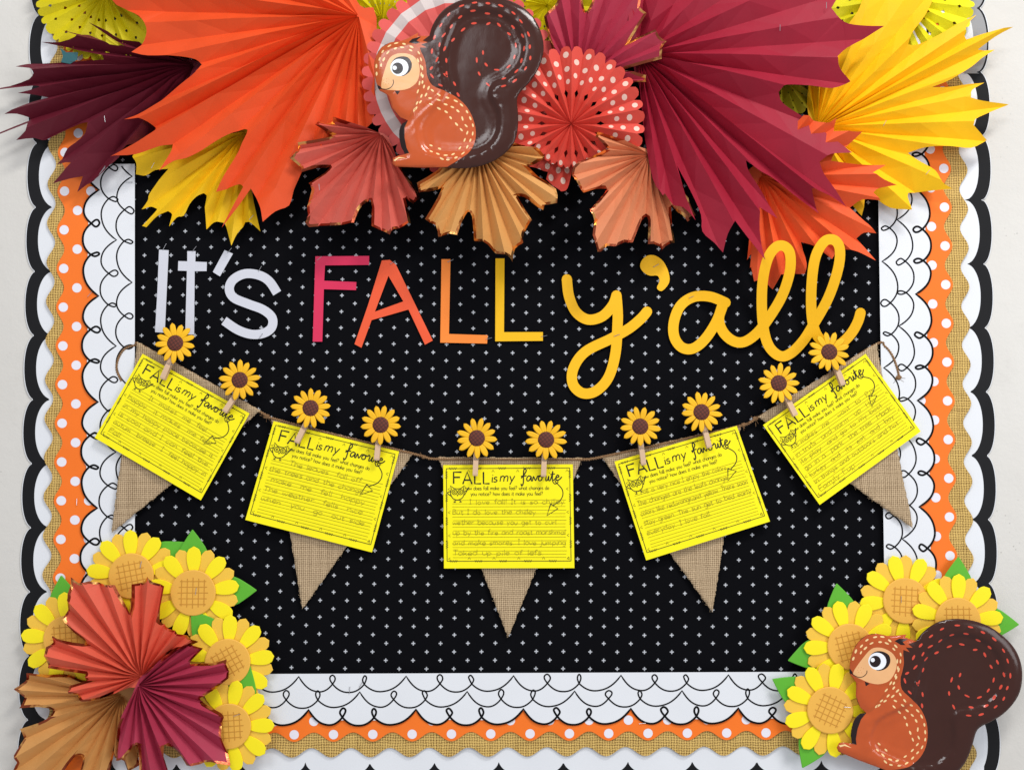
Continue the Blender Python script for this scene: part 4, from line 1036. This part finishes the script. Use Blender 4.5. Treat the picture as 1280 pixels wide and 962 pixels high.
# ------------------------------------------------------------------ single stroke lettering
G = {}
def g(ch, w_, *st): G[ch] = (w_, [[tuple(map(float, p.split(','))) for p in s_.split()] for s_ in st])
g('a',4,'3.4,3.6 2,4 0.5,3.2 0.3,1.4 1.2,0.1 2.6,0.4 3.4,2 3.4,4','3.4,2.4 3.5,0.6 3.9,0')
g('b',4,'0.4,7 0.4,0','0.4,2.6 1.6,4 3,3.6 3.5,2 2.8,0.3 1.4,0 0.4,0.8')
g('c',3.6,'3.2,3.4 2,4 0.7,3.2 0.3,1.8 1,0.3 2.2,0 3.2,0.6')
g('d',4,'3.4,7 3.4,0','3.4,3 2,4 0.6,3.2 0.3,1.6 1.2,0.1 2.6,0.2 3.4,1.2')
g('e',3.8,'0.4,2 3.3,2.2 2.9,3.6 1.8,4 0.6,3.2 0.3,1.6 1,0.2 2.2,0 3.3,0.6')
g('f',2.8,'2.8,6.6 1.8,7 1.2,6 1.1,0','0.1,4 2.4,4')
g('g',4,'3.3,3.4 2,4 0.6,3.2 0.4,1.6 1.4,0.3 2.8,0.6 3.3,2 3.4,3.8 3.4,-1 2.4,-2.2 0.8,-1.8')
g('h',4,'0.5,7 0.5,0','0.5,2.4 1.8,4 3,3.6 3.3,2 3.3,0')
g('i',1.6,'0.8,4 0.8,0.3 1.2,0','0.8,5.4 0.85,5.9')
g('j',2,'1.4,4 1.4,-1.2 0.6,-2.2 -0.4,-1.8','1.4,5.4 1.45,5.9')
g('k',3.6,'0.5,7 0.5,0','3,4 0.6,1.8','1.4,2.4 3.2,0')
g('l',1.5,'0.7,7 0.7,0.3 1.1,0')
g('m',5.6,'0.4,4 0.4,0','0.4,2.6 1.4,4 2.4,3.6 2.6,2 2.6,0','2.6,2.4 3.6,4 4.7,3.6 4.9,2 4.9,0')
g('n',4,'0.5,4 0.5,0','0.5,2.4 1.8,4 3,3.6 3.3,2 3.3,0')
g('o',4,'1.9,4 0.6,3.2 0.4,1.6 1.3,0.2 2.6,0.2 3.4,1.6 3.2,3.2 1.9,4')
g('p',4,'0.5,4 0.5,-2.3','0.5,2.8 1.8,4 3.2,3.4 3.5,2 2.8,0.4 1.4,0 0.5,1')
g('q',4,'3.3,3.4 2,4 0.6,3.2 0.4,1.6 1.4,0.2 3.3,1.2','3.4,4 3.4,-2.4')
g('r',3,'0.5,4 0.5,0','0.5,2.4 1.5,3.9 2.7,3.7')
g('s',3.3,'2.8,3.5 1.8,4 0.7,3.4 0.9,2.4 2.4,1.8 2.9,1 2.2,0.1 1,0 0.3,0.5')
g('t',2.8,'1.2,6 1.2,0.8 1.8,0 2.5,0.4','0.2,4 2.3,4')
g('u',4,'0.5,4 0.5,1.2 1.4,0 2.6,0.3 3.3,1.6','3.3,4 3.3,0')
g('v',3.6,'0.3,4 1.8,0 3.2,4')
g('w',5,'0.3,4 1.2,0 2.4,3.4 3.5,0 4.6,4')
g('x',3.6,'0.4,4 3,0','3,4 0.4,0')
g('y',3.8,'0.4,4 1.9,0.4','3.4,4 1.2,-2.3')
g('z',3.4,'0.4,4 3,4 0.4,0 3,0')
g('I',2.2,'1,7 1,0','0.2,7 1.8,7','0.2,0 1.8,0')
g('F',3.8,'0.5,0 0.5,7 3.5,7','0.5,3.8 2.8,3.8')
g('A',4.8,'0.2,0 2.2,7 4.3,0','0.9,2.4 3.6,2.4')
g('L',3.4,'0.5,7 0.5,0 3.2,0')
g('T',4.2,'2.1,7 2.1,0','0.2,7 4,7')
g('B',4,'0.5,0 0.5,7 2.6,6.8 3.2,5.4 2.4,3.8 0.5,3.6','2.4,3.8 3.6,2.6 3,0.4 0.5,0')
g('P',3.8,'0.5,0 0.5,7 2.8,6.8 3.3,5.2 2.6,3.8 0.5,3.6')
g('J',3.4,'2.6,7 2.6,1.4 1.6,0 0.4,0.8'); g('M',5.4,'0.4,0 0.6,7 2.6,2.6 4.6,7 4.8,0'); g('H',4.4,'0.5,0 0.5,7','3.8,0 3.8,7','0.5,3.6 3.8,3.6'); g('C',4,'3.6,6 2.2,7 0.6,5.6 0.4,2.4 1.6,0 3.6,1'); g('W',6,'0.2,7 1.4,0 3,5.4 4.5,0 5.7,7')
g('.',1.4,'0.6,0 0.75,0.25'); g(',',1.4,'0.8,0.4 0.4,-1'); g('!',1.6,'0.8,7 0.8,2','0.8,0 0.85,0.3'); g('?',3.4,'0.4,5.6 1.4,7 2.8,6.4 2.8,4.8 1.5,3.4 1.5,2','1.5,0.2 1.55,0.5')
def text_strokes(txt, x, y, size, wob=0.0, seed=0, slant=0.0, smooth=3, spacing=1.0, space=3.0, width=None):
    """single stroke letters: x,y baseline start, size = x-height; v grows downwards"""
    rnd = random.Random(seed); k = size / 4.0; out = []; cx = 0
    tot = sum((G[c_][0] if c_ in G else space) * spacing for c_ in txt)
    kx = width / tot if width else k
    for c_ in txt:
        if c_ not in G: cx += space * spacing; continue
        w_, st = G[c_]; dy = rnd.uniform(-wob, wob) * size; sw = 1 + rnd.uniform(-wob, wob)
        for s_ in st:
            pts = cat_rom(s_, smooth) if len(s_) > 2 and smooth > 1 else s_
            out.append([(x + (cx + px * sw) * kx + slant * py * k, y - py * k * sw + dy) for px, py in pts])
        cx += w_ * spacing
    return out

# ------------------------------------------------------------------ answer cards
CARDS = [
 (((178.2,442),(312,516.5),(251,625),(118.4,547)), 'yellow card tilted clockwise on the leftmost pennant, writing about a happy place',
  [('It  makes  me  feel', 0.18, 0.62), ('happy  it makes  me feel', 0, 0.9), ('in my happy place because it', 0, 0.97), ('is cool and I can feel the', 0, 0.97), ('autum  breeze  I  feel happy in', 0, 1.0), ('Fall.', 0, 0.14)]),
 (((342,526),(499,564),(465,690),(306.6,649.4)), 'yellow card on the second pennant, writing about leaves falling off the trees',
  [('The leaves  fall off', 0.16, 0.66), ('the trees and the change', 0, 0.86), ('make  me  fell  happy', 0.04, 0.86), ('The weather  fells  nice', 0, 0.9), ('when  you  go  out side.', 0, 0.96)]),
 (((554,581),(716,580),(718,709.6),(555,710)), 'yellow card hanging level on the middle pennant, writing about chilley fall',
  [('I love fall! It is so chilley', 0.15, 0.84), ('But I do love the chilley', 0, 0.74), ('wether because you get to curl', 0, 0.92), ('up by the fire and roast marshmal', 0, 1.0), ('and make smores. I love jumping', 0, 1.0), ('Taked up pile of lefs.', 0, 0.8)]),
 (((768,576.6),(921,532),(962.5,651.4),(807.7,700)), 'yellow card on the pennant right of the middle, writing that starts Fall is very nice',
  [('Fall is very nice I enjoy the colors', 0.06, 0.8), ('The changes are the leafs change', 0, 0.84), ('colors like red,orange,and yellow. There soon', 0, 1.0), ('stay green. The sun get to bed early', 0, 1.0), ('everyday. I love fall.', 0, 0.6)]),
 (((953.8,531),(1082,442),(1151,539),(1024.6,630.7)), 'yellow card tilted counterclockwise on the rightmost pennant, writing about going out to play',
  [('It makes  me   want  to  PJs', 0.04, 0.9), ('in truts  and warm  up  Hot', 0, 0.9), ('its play  and go to my best', 0, 0.92), ('go in a  park  the tree  Mack', 0, 0.97), ('turkey  and  its  eat  and  boy', 0, 0.95), ('in things and outdoors and hot', 0, 0.95), ('Family Fun', 0, 0.4)]),
]
def make_card(idx, corners, label, lines):
    (ax, ay), (bx, by), (cx, cy), (dx_, dy_) = corners
    W_, Hh = 163.0, 130.0
    H0 = 13.6 if idx in (0, 4) else 10.2
    def hh(u, v): return H0 + 3.6 * (v / Hh) ** 2 * (0.7 + 0.3 * math.sin(idx * 2 + u / W_ * 3)) + 1.0 * math.sin(PI * u / W_) * (0.5 + 0.5 * (idx % 2)) - 0.2
    def place(u, v):
        s_, t = u / W_, v / Hh
        x_ = (1 - s_) * (1 - t) * ax + s_ * (1 - t) * bx + s_ * t * cx + (1 - s_) * t * dx_
        y_ = (1 - s_) * (1 - t) * ay + s_ * (1 - t) * by + s_ * t * cy + (1 - s_) * t * dy_
        return x_, y_, hh(u, v)
    px0, py0, _ = place(W_ / 2, 0)
    root = empty('answer_card', P(px0, py0, H0), label, 'card', 'yellow answer cards on the pennants')
    n = 24; vs = []; fs = []
    for side in (0, 0.45):
        for j in range(n + 1):
            for i in range(n + 1):
                x_, y_, h = place(W_ * i / n, Hh * j / n); vs.append(P(x_, y_, h - side))
    N = (n + 1) ** 2
    for j in range(n):
        for i in range(n):
            a = j * (n + 1) + i; fs.append((a, a + n + 1, a + n + 2, a + 1)); fs.append((N + a, N + a + 1, N + a + n + 2, N + a + n + 1))
    for i in range(n):
        for a, b in ((i, i + 1), (n * (n + 1) + i + 1, n * (n + 1) + i), ((i + 1) * (n + 1), i * (n + 1)), (i * (n + 1) + n, (i + 1) * (n + 1) + n)):
            fs.append((a, b, N + b, N + a))
    mesh_obj('card_sheet', vs, fs, M['card'], root, smooth=False)
    rnd = random.Random(idx)
    st = []
    # border frame with little stitches and sprigs
    for (x0, y0, x1, y1) in ((4, 4.5, 159, 4.5), (4, 121, 159, 121), (4, 4.5, 4, 121), (159, 4.5, 159, 121)):
        k = max(2, int(math.hypot(x1 - x0, y1 - y0) / 8)); st.append((0.8, [(x0 + (x1 - x0) * q_ / k, y0 + (y1 - y0) * q_ / k) for q_ in range(k + 1)]))
        Ls = math.hypot(x1 - x0, y1 - y0); hz = x0 != x1
        nz_ = 5 if hz else 4
        for z_ in range(nz_):
            s0 = (z_ + 0.12) / nz_ * Ls
            zz = [(s0 + 1.1 * e, 1.4 * (1 if e % 2 else -1)) for e in range(9)]
            st.append((0.8, [(x0 + a, y0 + b) if hz else (x0 + b, y0 + a) for a, b in zz]))
            s1 = s0 + Ls / nz_ * 0.72; tri_ = [(s1, 1.2), (s1 + 1.6, -1.6), (s1 + 3.2, 1.2)]
            sg = -1 if (y0 > 60 and hz) else 1
            st.append((0.5, [(x0 + a, y0 + sg * 3.5 + b) if hz else (x0 + (3.2 if x0 < 50 else -3.2) + b, y0 + a) for a, b in tri_]))
    # printed question
    st += [(0.5, s_) for s_ in text_strokes('how does fall make you feel? what changes do', 27, 31.5, 2.7, 0.02, 1, width=106, smooth=2)]
    st += [(0.5, s_) for s_ in text_strokes('you notice? how does it make you feel?', 34, 38.6, 2.7, 0.02, 2, width=91, smooth=2)]
    st += [(1.9, s_) for s_ in [[(13, 23.5), (13, 9.0), (23, 9.0)], [(13, 15.5), (21, 15.5)], [(24.5, 24), (30, 9), (36, 24)], [(26.6, 19), (34, 19)], [(39.5, 9), (39.5, 23.6), (47.5, 23.6)], [(50.5, 9), (50.5, 23.6), (58, 23.6)]]]
    st += [(1.3, s_) for s_ in text_strokes('is', 60, 21.5, 6.0, 0.0, 1, 0.1, 4, width=8)]
    st += [(1.25, s_) for s_ in text_strokes('my', 70.5, 21, 6.8, 0.0, 1, 0.18, 5, width=19)]
    # joined script word
    fav = [(98,17),(104,9),(103.5,5.5),(101.5,6.5),(100.8,14),(100.5,23),(98.6,26.5),(97.6,24)]
    st.append((1.45, cat_rom(fav, 5)))
    st.append((1.45, cat_rom([(97.5,14.8),(101,14.2),(104.6,14)], 4)))
    st.append((1.45, cat_rom([(110.4,15.2),(107.4,14.2),(105,17),(105.4,20.2),(108,19.8),(110.6,15.4),(110.4,19.6),(112,20.2),(113.4,15),(115.8,20),(118.4,14.8),(119.6,14.6),(121.6,14.2),(119.4,17),(120.4,20.2),(123.4,19.4),(124,16),(121.8,14.3),(126.2,15.2),(127.6,13.4),(129.2,15),(128.8,20),(131,19.4),(132.6,14.6),(132.4,19.4),(134.4,19.8),(137,12),(137.8,8.6),(137,18.6),(139,19.6),(141.6,17),(145.4,15.4),(143.6,13.2),(141.4,16.6),(142.6,19.8),(146,18.8),(149,15.6)], 4)))
    st.append((1.2, [(134.4,12.6),(140.6,11.8)])); st.append((1.2, [(133.2,11),(133.4,10.2)]))
    # arrow
    st.append((1.1, cat_rom([(137,20.5),(140,24.5),(144,22.5),(143,19.8),(140.5,21.5),(144,25),(149,31),(150,38),(147,44.5),(142,48.5),(138,51)], 5)))
    st.append((1.3, [(134.5,49.5),(143.5,55.3),(129.5,64.2),(134.5,49.5)])); 
    # owl
    ow = [cat_rom([(10,30),(9,36),(12,42),(18,44),(24,41),(26,35),(25,30)], 4), [(10,30),(8.5,26),(13.5,29.5),(18,30),(22,29.5),(26.5,26),(25,30)], circ(14, 34, 3.2, n=12) + [circ(14, 34, 3.2, n=12)[0]], circ(21.4, 34, 3.2, n=12) + [circ(21.4, 34, 3.2, n=12)[0]],
          circ(14, 34, 1.2, n=8), circ(21.4, 34, 1.2, n=8), [(17, 37), (17.7, 39), (18.6, 37)], cat_rom([(9.5,33),(5,35),(9.4,39)], 4), cat_rom([(26,34),(30,31.5),(32,28),(26.4,38)], 4), [(15, 44), (14, 46.8)], [(20.5, 43.6), (21.6, 46.4)], [(12.6, 46.8), (15.6, 46.8)], [(20, 46.6), (23, 46.2)]]
    st += [(0.95, s_) for s_ in ow]
    st += [(0.45, s_) for s_ in text_strokes('made with love in class', 82, 113.5, 1.7, 0.05, 3, width=34, smooth=1)] if False else []
    ink('printed_design', st, 0.6, place, M['cardink'], root, 0.16)
    rl = []
    for k in range(6):
        yb = 48.5 + 12.75 * k
        for dv in (0, 4.3, 8.2): 
            if yb - 4 + dv < 117: rl.append([(11 + (0 if dv else 1) + 142 * e / 12, yb - 4 + dv) for e in range(13)])
    ink('ruled_lines', rl, 0.42, place, M['rule'], root, 0.14)
    hw = []
    for k, (tx, off, wf) in enumerate(lines):
        step = 12.75 if len(lines) < 7 else 11.0
        hw += text_strokes(tx, 11 + off * 142, 49.5 + step * k, 3.6, 0.10, 100 * idx + k, 0.04, 2, width=142 * wf, space=3.4)
    ink('handwriting', hw, 0.48, place, M['pencil'], root, 0.3)
for i, (cn, lb, ln) in enumerate(CARDS): make_card(i, cn, lb, ln)

# ------------------------------------------------------------------ sunflower clothespins
def clip_petal():
    n = 7; verts = []; faces = []
    for k in range(n + 1):
        u = k / n; x = 7.5 + 17.5 * u; w_ = 3.75 * math.sin(PI * min(1, (0.22 + 0.78 * u) ** 1.05)) ** 0.8 if u < 1 else 0.0
        w_ = 3.6 * (0.55 + 0.45 * math.sin(min(1, u / 0.5) * PI / 2)) * math.sqrt(max(0, 1 - max(0, (u - 0.5) / 0.5) ** 2.4))
        lift = 1.2 * math.sin(u * PI * 0.8)
        for j, (wj, hj) in enumerate(((-1, 0), (-0.8, 0.55), (-0.35, 0.85), (0, 0.35), (0.35, 0.85), (0.8, 0.55), (1, 0))):
            verts.append((x * .001, -(1.0 + lift + hj) * .001, w_ * wj * .001))
    for k in range(n):
        for j in range(6): faces.append((k * 7 + j, k * 7 + j + 1, (k + 1) * 7 + j + 1, (k + 1) * 7 + j))
    b = len(verts)
    for k in range(n + 1):
        verts.append((verts[k * 7][0], -0.5e-3 - 1.0e-3 * math.sin(k / n * PI * .8), 0))
    for k in range(n):
        faces.append((k * 7, (k + 1) * 7, b + k + 1, b + k)); faces.append((k * 7 + 6, b + k, b + k + 1, (k + 1) * 7 + 6))
    me = bpy.data.meshes.new('clip_petal'); me.from_pydata(verts, [], faces); me.materials.append(M['clip_petal']); me.update()
    me.polygons.foreach_set('use_smooth', [True] * len(me.polygons)); return me
CP = clip_petal()
def dome(r_, h_, rings=5, n=20):
    verts = [(0, -h_ * .001, 0)]; faces = []
    for k in range(1, rings + 1):
        a = k / rings * PI / 2
        for j in range(n): verts.append((r_ * math.sin(a) * math.cos(2 * PI * j / n) * .001, -h_ * math.cos(a) * .001, r_ * math.sin(a) * math.sin(2 * PI * j / n) * .001))
    for j in range(n): faces.append((0, 1 + (j + 1) % n, 1 + j))
    for k in range(rings - 1):
        for j in range(n):
            a = 1 + k * n + j; b = 1 + k * n + (j + 1) % n; faces.append((a, b, b + n, a + n))
    me = bpy.data.meshes.new('flower_center'); me.from_pydata(verts, [], faces); me.update(); me.polygons.foreach_set('use_smooth', [True] * len(me.polygons)); return me
CD = dome(10.4, 2.6); CD.materials.append(M['clipdisc'])
def prong_mesh(y0, y1, flare):
    """tapered wooden prong along -z, bevelled end"""
    verts = []; faces = []
    prof = [(0, 1.0), (8, 1.0), (12, 0.55), (14, 1.0), (30, 1.0), (32, 0.75)]
    for (zz, k) in prof:
        w_ = 3.1 * (0.94 if zz > 30 else 1); d_ = (y1 - y0)
        f_ = flare * zz / 32
        for x_, y_ in ((-w_, y0), (w_, y0), (w_, y0 + d_ * k), (-w_, y0 + d_ * k)):
            verts.append((x_ * .001, -(y_ + f_) * .001, -zz * .001))
    for i in range(len(prof) - 1):
        for j in range(4):
            j2 = (j + 1) % 4; faces.append((i * 4 + j, i * 4 + j2, i * 4 + 4 + j2, i * 4 + 4 + j))
    faces.append((3, 2, 1, 0)); m_ = (len(prof) - 1) * 4; faces.append((m_, m_ + 1, m_ + 2, m_ + 3))
    me = bpy.data.meshes.new('prong'); me.from_pydata(verts, [], faces); me.materials.append(M['wood']); me.update(); return me
PF = prong_mesh(1.2, 4.2, 0.3); PB = prong_mesh(-3.4, -0.9, 0.0)
def spring_mesh():
    verts = []; faces = []; n = 60; r_ = 0.35
    for k in range(n + 1):
        a = 2 * PI * 3.5 * k / n; c_ = Vector((-3.8 + 7.6 * k / n, 2.6 + 1.8 * math.cos(a), -12 + 1.8 * math.sin(a)))
        for j in range(4): verts.append(((c_.x + r_ * math.cos(j * PI / 2)) * .001, -(c_.y + r_ * math.sin(j * PI / 2) * math.cos(a)) * .001, (c_.z + r_ * math.sin(j * PI / 2) * math.sin(a)) * .001))
    for k in range(n):
        for j in range(4): faces.append((k * 4 + j, k * 4 + (j + 1) % 4, k * 4 + 4 + (j + 1) % 4, k * 4 + 4 + j))
    me = bpy.data.meshes.new('spring'); me.from_pydata(verts, [], faces); me.materials.append(M['steel']); me.update(); return me
SPM = spring_mesh()
CLIPS = [((219.5,429),(213,452),(203.5,474),'sunflower clothespin at the left end of the card row, touching the white t'),
 ((300,475),(293,497),(281,515),'sunflower clothespin on the right corner of the leftmost card'),
 ((388.5,510),(380.5,534),(371,553.5),'sunflower clothespin on the left corner of the second card'),
 ((476,531),(473,553),(471,575),'sunflower clothespin on the right corner of the second card, over favorite'),
 ((596,547.5),(595,572),(594,594.5),'sunflower clothespin on the left side of the level middle card'),
 ((682.5,549.5),(680.3,573),(679.3,595.5),'sunflower clothespin on the right side of the level middle card'),
 ((800,533),(801.3,557),(804.5,581),'sunflower clothespin on the left side of the card right of the middle'),
 ((876.5,515),(881,538),(886.5,559.5),'sunflower clothespin on the right side of the card right of the middle'),
 ((973,479),(984,499),(994,519.5),'sunflower clothespin at the lower left corner side of the rightmost card'),
 ((1036,440),(1045.5,461),(1053.5,481.5),'sunflower clothespin at the upper side of the rightmost card, over the script word')]
for i, (fc, t0, t1, lb) in enumerate(CLIPS):
    H = 20 if i in (0, 1, 8, 9) else 16.5
    pf = P(*fc, H + 4); root = empty('sunflower_clip', pf, lb, 'clothespin', 'sunflower clothespins holding the cards')
    a0 = random.uniform(0, 27)
    for k in range(13):
        o = child('petal', CP, root, R(a0 + k * 360 / 13 + random.uniform(-2, 2)), (0, -0.0002 * (k % 2), 0))
        o.scale = (random.uniform(0.96, 1.05), 1, random.uniform(0.95, 1.08))
    child('flower_center', CD, root, R(a0), (0, -0.0016, 0))
    # prong axis from behind the flower to its lower tip
    p0, p1 = P(*t0, H), P(*t1, H); ax_ = (p0 - p1).normalized(); ang = math.atan2(ax_.x, ax_.z)
    top = p1 + ax_ * 0.032
    off = top - pf; off.y = 0.004
    for me_, nm in ((PF, 'prong'), (PB, 'prong'), (SPM, 'spring')):
        o = child(nm, me_, root, ang, tuple(off)); 
        if me_ is PB: o.location.y = 0.0045
